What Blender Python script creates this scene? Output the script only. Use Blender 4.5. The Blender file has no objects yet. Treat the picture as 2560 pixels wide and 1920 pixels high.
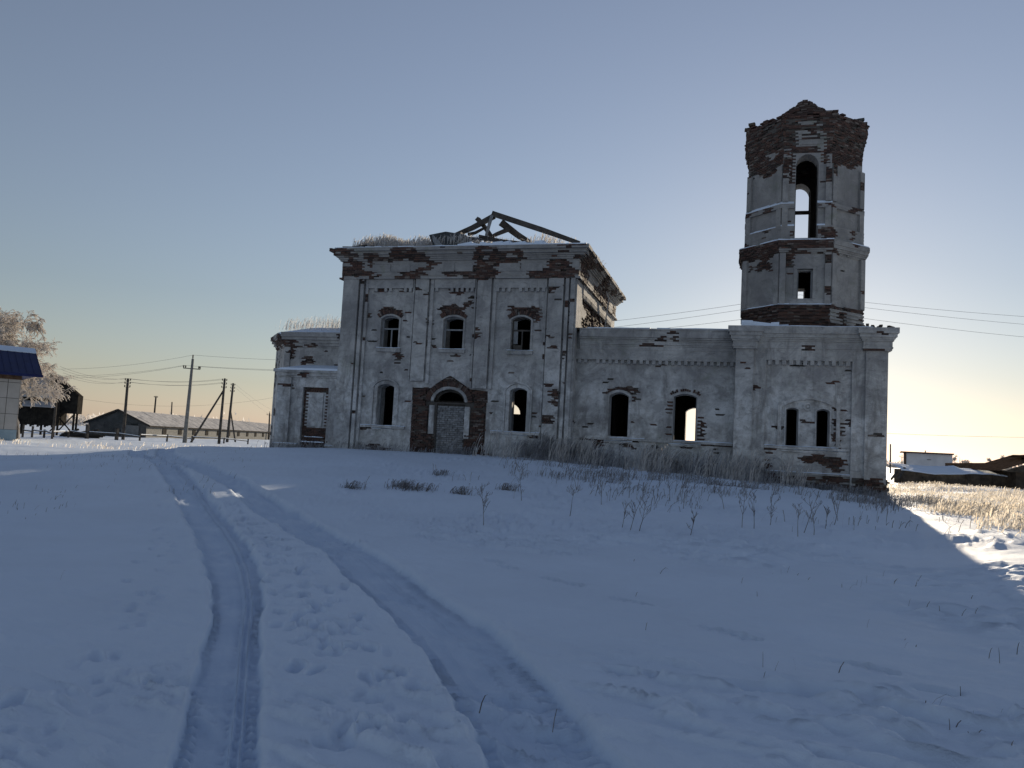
import bpy, math, random
import numpy as np
from mathutils import Vector, Matrix
random.seed(7)
RNG = np.random.default_rng(11)
SC = bpy.context.scene
COL = SC.collection

# ------------------------------------------------------------------ camera, sky, sun, exposure
ROLL, PITCH, YAW = (math.radians(a) for a in (3.03, 4.33, 15.76))
EYE = 1.6
fwd = Vector((-math.sin(YAW)*math.cos(PITCH), math.cos(YAW)*math.cos(PITCH), math.sin(PITCH)))
rgt = Vector((math.cos(YAW), math.sin(YAW), 0))
upv = rgt.cross(fwd)
r2 = rgt*math.cos(ROLL) + upv*math.sin(ROLL)
u2 = upv*math.cos(ROLL) - rgt*math.sin(ROLL)
cd = bpy.data.cameras.new('camera')
cam = bpy.data.objects.new('camera', cd); COL.objects.link(cam)
cam.matrix_world = Matrix(((r2.x, u2.x, -fwd.x, 0), (r2.y, u2.y, -fwd.y, 0), (r2.z, u2.z, -fwd.z, EYE), (0, 0, 0, 1)))
cd.sensor_width = 36; cd.lens = 36*1998/2560
cd.clip_start = .1; cd.clip_end = 6000
SC.camera = cam

SUN_AZ, SUN_EL = math.radians(5.4), math.radians(10.0)
world = bpy.data.worlds.new('World'); SC.world = world; world.use_nodes = True
wn = world.node_tree; wn.nodes.clear()
sky = wn.nodes.new('ShaderNodeTexSky'); sky.sky_type = 'NISHITA'; sky.sun_disc = False
sky.sun_elevation = SUN_EL; sky.sun_rotation = SUN_AZ
sky.altitude = 100; sky.air_density = 1.4; sky.dust_density = .17; sky.ozone_density = 3.0
bg = wn.nodes.new('ShaderNodeBackground'); bg.inputs[1].default_value = .082
wo = wn.nodes.new('ShaderNodeOutputWorld')
tint = wn.nodes.new('ShaderNodeMix'); tint.data_type = 'RGBA'; tint.blend_type = 'MULTIPLY'; tint.inputs[0].default_value = 1
tint.inputs[7].default_value = (.95, .945, 1.08, 1)
hs = wn.nodes.new('ShaderNodeHueSaturation'); hs.inputs['Saturation'].default_value = .64
wn.links.new(sky.outputs[0], hs.inputs['Color']); wn.links.new(hs.outputs[0], tint.inputs[6]); wn.links.new(tint.outputs[2], bg.inputs[0]); wn.links.new(bg.outputs[0], wo.inputs[0])
sl = bpy.data.lights.new('sun', 'SUN'); sl.energy = 5.0; sl.angle = math.radians(.55); sl.color = (1, .84, .63)
sun = bpy.data.objects.new('sun', sl); COL.objects.link(sun)
sdir = Vector((math.sin(SUN_AZ)*math.cos(SUN_EL), math.cos(SUN_AZ)*math.cos(SUN_EL), math.sin(SUN_EL)))
sun.rotation_euler = sdir.to_track_quat('Z', 'Y').to_euler(); sun.location = (0, 0, 60)
SC.view_settings.view_transform = 'Standard'; SC.view_settings.look = 'None'
SC.view_settings.gamma = 1; SC.view_settings.exposure = 0.4
SC.render.engine = 'CYCLES'

# ------------------------------------------------------------------ numeric noise
def _hash(ix, iy, seed):
    n = (ix.astype(np.int64)*374761393 + iy.astype(np.int64)*668265263 + seed*1442695041) & 0x7fffffff
    n = ((n ^ (n >> 13))*1274126177) & 0x7fffffff
    return ((n ^ (n >> 16)) & 0xffff)/65535.0
def vnoise(x, y, seed=0):
    x = np.asarray(x, float); y = np.asarray(y, float)
    ix = np.floor(x); iy = np.floor(y); fx = x-ix; fy = y-iy
    fx = fx*fx*fx*(fx*(fx*6-15)+10); fy = fy*fy*fy*(fy*(fy*6-15)+10)
    a = _hash(ix, iy, seed); b = _hash(ix+1, iy, seed); c = _hash(ix, iy+1, seed); d = _hash(ix+1, iy+1, seed)
    return (a+(b-a)*fx)*(1-fy) + (c+(d-c)*fx)*fy
def fbm(x, y, seed=0, o=4):
    s = 0; a = .5; t = 0
    for i in range(o):
        s = s+a*vnoise(x, y, seed+i*17); t += a; a *= .5; x = x*2.03+3.1; y = y*2.01+7.7
    return s/t
def sst(a, b, t):
    t = np.clip((np.asarray(t, float)-a)/(b-a), 0, 1); return t*t*(3-2*t)

# ------------------------------------------------------------------ materials
def mat(name):
    m = bpy.data.materials.new(name); m.use_nodes = True
    n = m.node_tree; n.nodes.clear()
    out = n.nodes.new('ShaderNodeOutputMaterial'); b = n.nodes.new('ShaderNodeBsdfPrincipled')
    n.links.new(b.outputs[0], out.inputs[0])
    b.inputs['Specular IOR Level'].default_value = .25
    return m, n, b
def N(n, kind, **kw):
    x = n.nodes.new(kind)
    for k, v in kw.items():
        if k.startswith('i_'):
            key = k[2:]; x.inputs[int(key) if key.isdigit() else key].default_value = v
        else: setattr(x, k, v)
    return x
def noise(n, vec, scale, detail=5, rough=.6, dist=0.):
    t = N(n, 'ShaderNodeTexNoise', i_Scale=scale, i_Detail=detail, i_Roughness=rough, i_Distortion=dist)
    n.links.new(vec, t.inputs['Vector']); return t.outputs['Fac']
def ramp(n, fac, stops):
    r = N(n, 'ShaderNodeValToRGB'); e = r.color_ramp.elements
    while len(e) < len(stops): e.new(.5)
    for q, (p, c) in zip(e, stops):
        q.position = p; q.color = (c, c, c, 1) if not hasattr(c, '__len__') else (*c, 1)
    n.links.new(fac, r.inputs[0]); return r.outputs[0]
def mix(n, fac, a, b, mode='MIX'):
    m = N(n, 'ShaderNodeMix', data_type='RGBA', blend_type=mode)
    for s, v in ((0, fac), (6, a), (7, b)):
        if hasattr(v, 'is_output'): n.links.new(v, m.inputs[s])
        elif s == 0: m.inputs[0].default_value = v
        else: m.inputs[s].default_value = (*v, 1)
    return m.outputs[2]
def math_(n, op, a, b=None):
    m = N(n, 'ShaderNodeMath', operation=op)
    for s, v in ((0, a), (1, b)):
        if v is None: continue
        if hasattr(v, 'is_output'): n.links.new(v, m.inputs[s])
        else: m.inputs[s].default_value = v
    return m.outputs[0]
def pos(n, scale=(1, 1, 1)):
    g = N(n, 'ShaderNodeNewGeometry'); mp = N(n, 'ShaderNodeMapping'); mp.inputs['Scale'].default_value = scale
    n.links.new(g.outputs['Position'], mp.inputs[0]); return mp.outputs[0]
def bump(n, b, h, strength, dist):
    bp = N(n, 'ShaderNodeBump', i_Strength=strength, i_Distance=dist)
    n.links.new(h, bp.inputs['Height']); n.links.new(bp.outputs[0], b.inputs['Normal'])
def simple(name, c1, c2, scale=4., stretch=(1, 1, 1), rough=.8, bs=.4, bd=.01, detail=6):
    m, n, b = mat(name); b.inputs['Specular IOR Level'].default_value = .0 if rough > .7 else .25; v = pos(n, stretch); f = noise(n, v, scale, detail, .65)
    c = mix(n, ramp(n, f, ((.32, 0.), (.68, 1.))), c1, c2)
    n.links.new(c, b.inputs['Base Color']); b.inputs['Roughness'].default_value = rough
    bump(n, b, f, bs, bd); return m

def make_plaster():
    m, n, b = mat('weathered limewash plaster'); b.inputs['Roughness'].default_value = .9
    p = pos(n); g = N(n, 'ShaderNodeSeparateXYZ'); n.links.new(p, g.inputs[0]); z = g.outputs[2]
    big = noise(n, p, .55, 6, .62); mid = noise(n, p, 2.3, 7, .7); fine = noise(n, p, 14., 5, .7)
    stv = pos(n, (1.7, 1.7, .3)); streak = noise(n, stv, 1., 8, .7, .6)
    c = mix(n, ramp(n, big, ((.35, 0.), (.65, 1.))), (.29, .288, .28), (.52, .515, .50))
    # fresh limewash left in broken drifts over the lower storey
    lz = N(n, 'ShaderNodeMapRange', i_1=.9, i_2=5.6); n.links.new(z, lz.inputs[0])
    zb = ramp(n, lz.outputs[0], ((0., .35), (.25, .8), (.7, .62), (1., .1)))
    lw = math_(n, 'MULTIPLY', ramp(n, math_(n, 'ADD', math_(n, 'MULTIPLY', mid, .55), math_(n, 'MULTIPLY', streak, .45)), ((.42, 0.), (.54, 1.))), zb)
    c = mix(n, lw, c, (.72, .74, .75))
    c = mix(n, ramp(n, streak, ((.3, .6), (.45, 0.))), c, (.12, .12, .12))
    hz = N(n, 'ShaderNodeMapRange', i_1=8.6, i_2=10.2); n.links.new(math_(n, 'ADD', z, math_(n, 'MULTIPLY', mid, 1.2)), hz.inputs[0])
    c = mix(n, math_(n, 'MULTIPLY', hz.outputs[0], .45), c, (.17, .165, .16))
    bl = noise(n, p, .38, 5, .7, .8); c = mix(n, ramp(n, bl, ((.36, .5), (.5, 0.))), c, (.21, .21, .22))
    m1 = noise(n, p, 1.15, 8, .72, 1.2); c = mix(n, ramp(n, m1, ((.4, .55), (.56, 0.))), c, (.20, .197, .2))
    m2 = noise(n, pos(n, (1, 1, 1.9)), 3.6, 8, .75, .6); c = mix(n, ramp(n, m2, ((.35, .55), (.46, 0.))), c, (.16, .157, .155))
    gm = noise(n, p, .9, 4, .6, .5)
    c = mix(n, math_(n, 'MULTIPLY', ramp(n, gm, ((.58, 0.), (.72, .55))), ramp(n, mid, ((.4, 0.), (.6, 1.)))), c, (.16, .18, .125))
    c = mix(n, ramp(n, fine, ((.26, .85), (.36, 0.))), c, (.06, .055, .05))
    cr = noise(n, pos(n, (1, 1, 2.6)), 5.5, 8, .75, .4)
    c = mix(n, ramp(n, cr, ((.27, .9), (.325, 0.))), c, (.05, .04, .036))
    n.links.new(c, b.inputs['Base Color'])
    h = math_(n, 'ADD', math_(n, 'MULTIPLY', mid, .6), math_(n, 'MULTIPLY', fine, .5)); bump(n, b, h, .55, .03)
    return m
def make_brick(name, cols, mortar=(.14, .13, .12), wash=.16):
    m, n, b = mat(name); b.inputs['Roughness'].default_value = .92
    a = N(n, 'ShaderNodeAttribute', attribute_name='tone'); p = pos(n)
    oi = N(n, 'ShaderNodeObjectInfo')
    t = math_(n, 'FRACT', math_(n, 'ADD', a.outputs['Fac'], oi.outputs['Random']))
    c = ramp(n, t, cols); f = noise(n, p, 9., 6, .7); f2 = noise(n, p, 2.2, 5, .7)
    c = mix(n, ramp(n, f, ((.3, .7), (.55, 0.))), c, (.035, .03, .03))
    c = mix(n, math_(n, 'MULTIPLY', ramp(n, f2, ((.56, 0.), (.68, 1.))), wash), c, (.20, .195, .19))
    ism = math_(n, 'GREATER_THAN', a.outputs['Fac'], 1.2)
    mc = mix(n, f2, (mortar[0]*.35, mortar[1]*.35, mortar[2]*.35), mortar)
    c = mix(n, ism, c, mc)
    n.links.new(c, b.inputs['Base Color']); bump(n, b, f, .6, .02); return m
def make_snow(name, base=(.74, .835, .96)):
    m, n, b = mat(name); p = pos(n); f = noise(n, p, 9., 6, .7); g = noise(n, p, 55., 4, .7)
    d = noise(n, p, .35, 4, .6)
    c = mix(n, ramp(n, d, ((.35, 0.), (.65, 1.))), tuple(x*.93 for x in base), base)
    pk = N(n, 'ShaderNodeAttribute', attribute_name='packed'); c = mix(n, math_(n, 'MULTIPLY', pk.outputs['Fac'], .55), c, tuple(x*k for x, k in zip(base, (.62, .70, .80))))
    n.links.new(c, b.inputs['Base Color']); b.inputs['Roughness'].default_value = .65
    gr = noise(n, p, 190., 2, .6)
    bump(n, b, math_(n, 'ADD', math_(n, 'MULTIPLY', f, .6), math_(n, 'ADD', math_(n, 'MULTIPLY', g, .3), math_(n, 'MULTIPLY', gr, .12))), .6, .035)
    return m
def make_grass(name, c1, c2, tr=.35):
    m = bpy.data.materials.new(name); m.use_nodes = True; n = m.node_tree; n.nodes.clear()
    out = n.nodes.new('ShaderNodeOutputMaterial'); p = pos(n); f = noise(n, p, 3., 4, .7)
    c = mix(n, ramp(n, f, ((.35, 0.), (.65, 1.))), c1, c2)
    d = n.nodes.new('ShaderNodeBsdfDiffuse'); t = n.nodes.new('ShaderNodeBsdfTranslucent'); s = n.nodes.new('ShaderNodeMixShader')
    n.links.new(c, d.inputs[0]); n.links.new(c, t.inputs[0]); s.inputs[0].default_value = tr
    n.links.new(d.outputs[0], s.inputs[1]); n.links.new(t.outputs[0], s.inputs[2]); n.links.new(s.outputs[0], out.inputs[0])
    return m
M = {}
M['plaster'] = make_plaster()
M['brick'] = make_brick('old red brick', ((0., (.042, .032, .03)), (.3, (.085, .052, .044)), (.62, (.125, .07, .054)), (.85, (.095, .072, .063)), (1., (.21, .18, .16))))
M['silicate'] = make_brick('white silicate brick', ((0., (.24, .25, .26)), (.5, (.34, .35, .36)), (1., (.2, .205, .21))), (.1, .1, .1), .5)
M['snow'] = make_snow('snow')
M['wood'] = simple('grey weathered timber', (.045, .042, .04), (.12, .11, .10), 3., (1, 1, 1), .85, .5, .01)
M['woodwarm'] = simple('old brown timber', (.07, .045, .03), (.15, .10, .07), 3., (1, 1, 1), .85, .5, .01)
M['frame'] = simple('peeling window paint', (.16, .17, .18), (.32, .33, .34), 6., (1, 1, .3), .7, .4, .01)
M['dark'] = simple('plain dark brown', (.035, .033, .03), (.07, .065, .06), 1.5)  # same dark tone for church insides, roofs, barn windows and beams
M['granary'] = simple('tarred old timber', (.012, .012, .012), (.035, .033, .03), 2.)
M['sheet'] = simple('rusty roofing sheet', (.03, .035, .035), (.08, .085, .085), 2., (1, 1, 1), .5, .3, .01)
M['concrete'] = simple('grey concrete', (.16, .16, .155), (.25, .25, .24), 3.)
M['ceramic'] = simple('brown glazed insulator', (.05, .04, .035), (.09, .07, .06), 5., rough=.3)
M['wire'] = simple('aluminium wire', (.10, .10, .10), (.16, .16, .16), 2., rough=.5)
M['blue'] = simple('blue roofing metal', (.006, .011, .062), (.009, .018, .095), 1.6, (1, 1, 1), .5, .15, .01)
M['tile'] = simple('cream wall panel', (.36, .34, .31), (.46, .43, .40), .8, bs=.1)
M['grout'] = simple('dark panel joint', (.08, .08, .075), (.12, .115, .11), 3.)
M['plinth'] = simple('pale blue plinth paint', (.25, .33, .38), (.34, .43, .47), 2.)
M['white'] = simple('whitewashed wall', (.55, .55, .56), (.68, .68, .69), 1.2)
M['slate'] = simple('frosted slate roof', (.28, .28, .29), (.52, .52, .53), 1.2, (1, 1, 1), .8, .3, .02)
M['earth'] = simple('dark earth and rubble', (.045, .038, .03), (.13, .105, .08), 1.6, bs=.7, bd=.05)
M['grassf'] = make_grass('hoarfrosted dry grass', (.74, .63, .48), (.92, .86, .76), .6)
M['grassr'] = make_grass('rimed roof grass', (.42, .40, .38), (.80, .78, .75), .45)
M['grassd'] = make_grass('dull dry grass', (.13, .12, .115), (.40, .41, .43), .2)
M['weed'] = make_grass('dry weed stalk', (.09, .075, .065), (.30, .29, .29), .1)
M['frost'] = make_grass('frosted twig', (.60, .56, .52), (.82, .79, .75), .5)
M['bark'] = simple('birch bark', (.08, .07, .065), (.42, .41, .40), 1.6, (2, 2, .6))

# ------------------------------------------------------------------ mesh builder
class MB:
    def __init__(s): s.v = []; s.f = []; s.m = []; s.t = []
    def poly(s, pts, mi=0, tone=0.):
        k = len(s.v); s.v.extend(tuple(p) for p in pts); s.f.append(tuple(range(k, k+len(pts)))); s.m.append(mi); s.t.append(tone)
    def hexa(s, c, mi=0, tone=0.):   # 8 corners: bottom loop then top loop
        k = len(s.v); s.v.extend(tuple(p) for p in c)
        for q in ((3, 2, 1, 0), (4, 5, 6, 7), (0, 1, 5, 4), (1, 2, 6, 5), (2, 3, 7, 6), (3, 0, 4, 7)):
            s.f.append(tuple(k+i for i in q)); s.m.append(mi); s.t.append(tone)
    def box(s, x0, x1, y0, y1, z0, z1, mi=0, tone=0.):
        s.hexa(((x0, y0, z0), (x1, y0, z0), (x1, y1, z0), (x0, y1, z0), (x0, y0, z1), (x1, y0, z1), (x1, y1, z1), (x0, y1, z1)), mi, tone)
    def prism(s, pts, d, mi=0):      # pts: loop of 3d points, d: extrusion vector
        d = Vector(d); a = [Vector(p) for p in pts]; b = [p+d for p in a]; n = len(a)
        s.poly(a, mi); s.poly(b[::-1], mi)
        for i in range(n): s.poly((a[(i+1) % n], a[i], b[i], b[(i+1) % n]), mi)
    def bar(s, p0, p1, w, h, mi=0, roll=Vector((0, 0, 1)), w1=None, h1=None):
        p0 = Vector(p0); p1 = Vector(p1); d = (p1-p0).normalized(); r = Vector(roll)
        if abs(d.dot(r)) > .98: r = Vector((0, 1, 0))
        a = d.cross(r).normalized(); b = a.cross(d); w1 = w if w1 is None else w1; h1 = h if h1 is None else h1
        c = []
        for p, W, H in ((p0, w, h), (p1, w1, h1)):
            c += [p-a*W/2-b*H/2, p+a*W/2-b*H/2, p+a*W/2+b*H/2, p-a*W/2+b*H/2]
        s.hexa(c, mi)
    def tube(s, path, rads, n=6, mi=0, cap=True):
        path = [Vector(p) for p in path]; rings = []
        for i, p in enumerate(path):
            d = (path[min(i+1, len(path)-1)]-path[max(i-1, 0)]).normalized()
            r = Vector((0, 0, 1)) if abs(d.z) < .9 else Vector((1, 0, 0))
            a = d.cross(r).normalized(); b = d.cross(a); k = len(s.v)
            for j in range(n):
                t = 2*math.pi*j/n; s.v.append(tuple(p+(a*math.cos(t)+b*math.sin(t))*rads[i]))
            rings.append(k)
        for q, w in zip(rings, rings[1:]):
            for j in range(n):
                s.f.append((q+j, q+(j+1) % n, w+(j+1) % n, w+j)); s.m.append(mi); s.t.append(0.)
        if cap:
            s.f.append(tuple(rings[0]+j for j in range(n))[::-1]); s.m.append(mi); s.t.append(0.)
            s.f.append(tuple(rings[-1]+j for j in range(n))); s.m.append(mi); s.t.append(0.)
    def build(s, name, mats, parent=None, smooth=False):
        me = bpy.data.meshes.new(name); me.from_pydata(s.v, [], s.f)
        if not isinstance(mats, (list, tuple)): mats = [mats]
        for m in mats: me.materials.append(m)
        me.polygons.foreach_set('material_index', s.m)
        if any(s.t):
            a = me.attributes.new('tone', 'FLOAT', 'FACE'); a.data.foreach_set('value', s.t)
        if smooth: me.polygons.foreach_set('use_smooth', [True]*len(s.f))
        me.update()
        o = bpy.data.objects.new(name, me); COL.objects.link(o)
        if parent is not None: o.parent = parent
        return o
def npmesh(name, V, F, m, smooth=False):
    me = bpy.data.meshes.new(name); nv = len(V); nf, k = F.shape
    me.vertices.add(nv); me.vertices.foreach_set('co', np.ascontiguousarray(V, np.float32).ravel())
    me.loops.add(nf*k); me.loops.foreach_set('vertex_index', np.ascontiguousarray(F, np.int32).ravel())
    me.polygons.add(nf); me.polygons.foreach_set('loop_start', np.arange(0, nf*k, k, dtype=np.int32))
    me.polygons.foreach_set('loop_total', np.full(nf, k, np.int32))
    if smooth: me.polygons.foreach_set('use_smooth', np.ones(nf, bool))
    me.materials.append(m); me.update(calc_edges=True); me.validate()
    o = bpy.data.objects.new(name, me); COL.objects.link(o); return o
def tag(o, label=None, cat=None, group=None, kind=None):
    if label: o['label'] = label
    if cat: o['category'] = cat
    if group: o['group'] = group
    if kind: o['kind'] = kind
    return o
def empty(name, loc=(0, 0, 0), rz=0.):
    o = bpy.data.objects.new(name, None); COL.objects.link(o); o.location = loc; o.rotation_euler = (0, 0, rz); return o

# ------------------------------------------------------------------ terrain
WX = [-90, -40, -30, -24.5, -21.5, -18, -12, -7, -4, 0, 3, 5.7, 8, 12, 20, 90]
WZ = [-.1, .05, .2, .55, .8, 1.0, 1.05, .98, .82, .66, .5, .27, .12, .03, 0, 0]
def base_h(x, y):
    x = np.asarray(x, float); y = np.asarray(y, float)
    w = np.interp(x, WX, WZ); r = sst(10.5, 33, y)*(1-sst(46, 75, y))
    far = sst(70, 140, np.hypot(x, y))
    w = w+.09*np.exp(-((x+17.5)/3)**2-((y-16.8)/3)**2)/.2
    w = w*r; pl = .30*sst(2.2, 5.2, x)*sst(4, 15, y)*(1-sst(30, 46, y)); w = np.where(x > 2, np.maximum(w, pl), w); r = 1
    return w*r - .12*far*sst(0, 30, -x) + .32*sst(8, 14, x)*sst(42, 66, y)*(1-sst(100, 200, y))
# wheel tracks: left and right rims read off the ground
LL = [(-1.2, 1.2), (-2.1, 2.8), (-2.52, 3.33), (-2.94, 3.96), (-3.76, 5.24), (-5.05, 7.18), (-7.04, 9.87), (-9.73, 13.0), (-13.97, 17.82), (-17.07, 21.07), (-22.5, 26.2), (-27.5, 33.5), (-31, 46), (-33, 64)]
LR = [(-.75, 1.2), (-1.65, 2.75), (-2.13, 3.5), (-2.64, 4.31), (-3.45, 5.54), (-4.5, 7.15), (-6.4, 9.6), (-9.0, 12.75), (-13.3, 17.45), (-16.45, 20.7), (-21.9, 25.8), (-26.9, 33.2), (-30.4, 46), (-32.4, 64)]
RL = [(.1, 1.6), (-.55, 3.0), (-1.08, 3.95), (-2.41, 6.12), (-3.8, 7.95), (-5.27, 9.83), (-7.82, 12.78), (-9.79, 14.88), (-11.59, 16.81), (-14.4, 19.5), (-20.6, 25.1), (-25.4, 32.5), (-29, 45.6), (-31, 64)]
RR = [(.85, 1.6), (.05, 3.2), (-.49, 4.2), (-1.75, 6.5), (-3.1, 8.35), (-4.6, 10.3), (-7.2, 13.3), (-9.2, 15.3), (-11.0, 17.1), (-13.8, 19.9), (-20.0, 25.5), (-24.8, 32.7), (-28.4, 45.8), (-30.4, 64)]
def smooth_path(p, n=9):
    p = np.array(p); out = []
    q = np.vstack([2*p[0]-p[1], p, 2*p[-1]-p[-2]])
    for i in range(1, len(q)-2):
        for t in np.linspace(0, 1, n, endpoint=False):
            a, b, c, d = q[i-1:i+3]
            out.append(.5*(2*b+(c-a)*t+(2*a-5*b+4*c-d)*t*t+(3*b-a-3*c+d)*t**3))
    out.append(p[-1]); return np.array(out)
def path_dist(X, Y, P):
    """signed lateral distance and arc length along a polyline"""
    best = np.full(X.shape, 1e9); sd = np.full(X.shape, 1e9); ss = np.zeros(X.shape); L = 0.
    for a, b in zip(P[:-1], P[1:]):
        d = b-a; l = np.hypot(*d); d = d/l
        t = np.clip((X-a[0])*d[0]+(Y-a[1])*d[1], 0, l)
        dx = X-a[0]-d[0]*t; dy = Y-a[1]-d[1]*t; D = dx*dx+dy*dy; m = D < best
        best[m] = D[m]; sd[m] = (np.sqrt(D)*np.where(dx*d[1]-dy*d[0] >= 0, 1, -1))[m]; ss[m] = L+t[m]; L += l
    return sd, ss
PACK = []
def track_profile(X, Y, A, B, seed, ribs, deep):
    A = smooth_path(A); B = smooth_path(B); P = (A+B)/2; W = np.hypot(*(A-B).T)/2
    d, s = path_dist(X, Y, P)
    sl = np.concatenate([[0], np.cumsum(np.hypot(*np.diff(P, axis=0).T))]); w = np.clip(np.interp(s, sl, W)*(1.0 if seed == 5 else 1.14), .17, .42)
    q = np.abs(d)/w; wob = (fbm(s*2.2, d*0+seed, seed, 3)-.5)*.35; q = q+wob*sst(.4, 1, q)
    fade = 1-.75*sst(24, 34, Y)
    inside = 1-sst(.86, 1.03, q)
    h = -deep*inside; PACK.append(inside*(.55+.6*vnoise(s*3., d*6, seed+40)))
    h += deep*.13*np.exp(-((q-1.16)/.14)**2)*(.5+.9*vnoise(s*1.7, d*0+3, seed+5)+.5*vnoise(s*9, d*9, seed+8))
    lug = np.sin(2*np.pi*(s/.115+.9*np.abs(d)/w*np.sign(d)))
    band = np.exp(-((q-.78)/.17)**2)+.55*np.exp(-((d/w-.25)/.14)**2)
    h += .028*np.clip(lug*1.6, -1, 1)*band*inside*(.35+1.1*vnoise(s*.7, d*0, seed+2))
    for c, wd, am in ribs:
        h += am*np.exp(-((d/w-c-.05*(vnoise(s*.8, d*0, seed+9)-.5))/wd)**2)*inside
    h += .012*(fbm(X*7, Y*7, seed+30, 3)-.5)*inside
    return h*fade
PRINTS = []
def prints_between():
    A = smooth_path(LR); B = smooth_path(RL); n = min(len(A), len(B)); A = A[:n]; B = B[:n]
    rr = random.Random(5)
    for k in range(210):
        i = rr.random()**.8*(n-52); j = int(i); t = rr.gauss(.5, .2); t = min(max(t, .12), .88)
        p = A[j]+(A[j+1]-A[j])*(i-j); q = B[j]+(B[j+1]-B[j])*(i-j); c = p+(q-p)*t
        d = A[j+1]-A[j]; a = math.atan2(d[1], d[0])+rr.gauss(0, .35)
        PRINTS.append((c[0], c[1], a, rr.uniform(.10, .15), rr.uniform(.045, .07), rr.uniform(.02, .07)))
    for k in range(70):        # a second line of steps on the left of the left wheel track
        i = rr.uniform(18, 95); j = int(i); p = np.array(smooth_path(LL)[j]); c = p+np.array((-rr.uniform(.35, .8), -rr.uniform(.0, .5)))
        PRINTS.append((c[0], c[1], rr.uniform(1.9, 2.6), rr.uniform(.09, .14), .05, rr.uniform(.01, .035)))
prints_between()
ANIMAL = [(-3.2, 10.9), (-2.9, 10.5), (-2.15, 9.9), (-1.85, 9.75), (-1.15, 8.95), (-.95, 8.85), (-.1, 7.9), (.12, 7.75), (.92, 7.15), (1.12, 7.05)]
for ax, ay in ANIMAL: PRINTS.append((ax, ay, 2.6+random.gauss(0, .15), .20, .06, .09))
for ax, ay, aa, al, aw, ad in ((.35, 6.1, 3.0, .42, .10, .075), (.02, 6.05, 3.0, .3, .08, .05), (.62, 6.22, 3.1, .25, .10, .07), (.9, 6.0, 2.8, .3, .06, .05), (1.15, 5.85, 2.8, .25, .05, .04),
        (1.95, 6.0, 2.9, .17, .10, .12), (2.2, 6.1, 2.9, .13, .06, .06), (1.45, 6.6, 2.9, .2, .06, .05), (1.6, 6.1, 2.9, .18, .05, .05), (-.75, 6.0, 2.9, .13, .05, .05), (-.55, 6.05, 2.9, .09, .06, .06),
        (-3.5, 4.4, 2.0, .10, .07, .05), (-3.3, 4.45, 2.0, .10, .07, .05), (-3.9, 3.75, 2.1, .16, .06, .04), (2.5, 6.0, 2.9, .2, .05, .04)):
    PRINTS.append((ax, ay, aa, al, aw, ad*1.5))
def ground_h(X, Y, detail=True):
    h = base_h(X, Y)
    R = np.hypot(X, Y)
    und = (fbm(X/7.5, Y/5., 3, 3)-.5)*.30*sst(3, 14, R)*(1-sst(28, 33, Y)*sst(-24, -20, X)*(1-sst(6, 9, X)))
    h = h+und*(1-.6*sst(150, 400, R))
    h = h+(fbm(X/60, Y/60, 41, 3)-.5)*.5*sst(50, 160, R)
    if not detail: return h
    u = X*.97-Y*.24; v = X*.24+Y*.97              # wind direction
    rid = 1-np.abs(2*fbm(u*1.0, v*3.4, 61, 5)-1)
    msk = sst(.46, .62, fbm(X/3.2, Y/2.6, 77, 3))*sst(-5, 1, X+.35*Y)*(1-.85*sst(3.5, 5.5, X-.06*Y))+.15
    near = 1-sst(30, 60, R)
    h = h+.065*(sst(.74, .985, rid)-.25)*msk*near+.016*(1-np.abs(2*fbm(u*3.2, v*8.5, 67, 3)-1)-.6)*(.35+msk)*(1-sst(10, 22, R))
    h = h+.030*(fbm(X*2.1, Y*3.0, 91, 5)-.5)*near
    h = h+.07*(fbm(X*.8, Y*1.4, 95, 4)-.5)*sst(38, 48, Y)*(1-sst(120, 300, R))
    tr = np.zeros(X.shape); mk = (Y > .8) & (Y < 66) & (X < 3) & (X > -36)
    if mk.any():
        x = X[mk]; y = Y[mk]
        t = track_profile(x, y, LL, LR, 5, ((.28, .05, .035), (.52, .045, .04), (-.1, .12, .008)), .075)+track_profile(x, y, RL, RR, 8, ((-.3, .05, .012), (.35, .05, .012), (.1, .04, .015), (-.62, .05, .016)), .085)
        for (px, py, a, l, w, dp) in PRINTS:
            q = (np.abs(x-px) < .9) & (np.abs(y-py) < .9)
            if not q.any(): continue
            dx = x[q]-px; dy = y[q]-py; c, s = math.cos(a), math.sin(a)
            e = np.hypot((dx*c+dy*s)/l, (dy*c-dx*s)/w)
            t[q] += -dp*(1-sst(.55, 1.1, e))+dp*.14*np.exp(-((e-1.3)/.22)**2)
        tr[mk] = t
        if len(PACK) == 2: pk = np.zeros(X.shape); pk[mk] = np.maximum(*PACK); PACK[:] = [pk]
    h = h+.009*(fbm(X*9, Y*9, 201, 3)-.5)*(1-sst(7, 14, R))
    return h+tr
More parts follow.
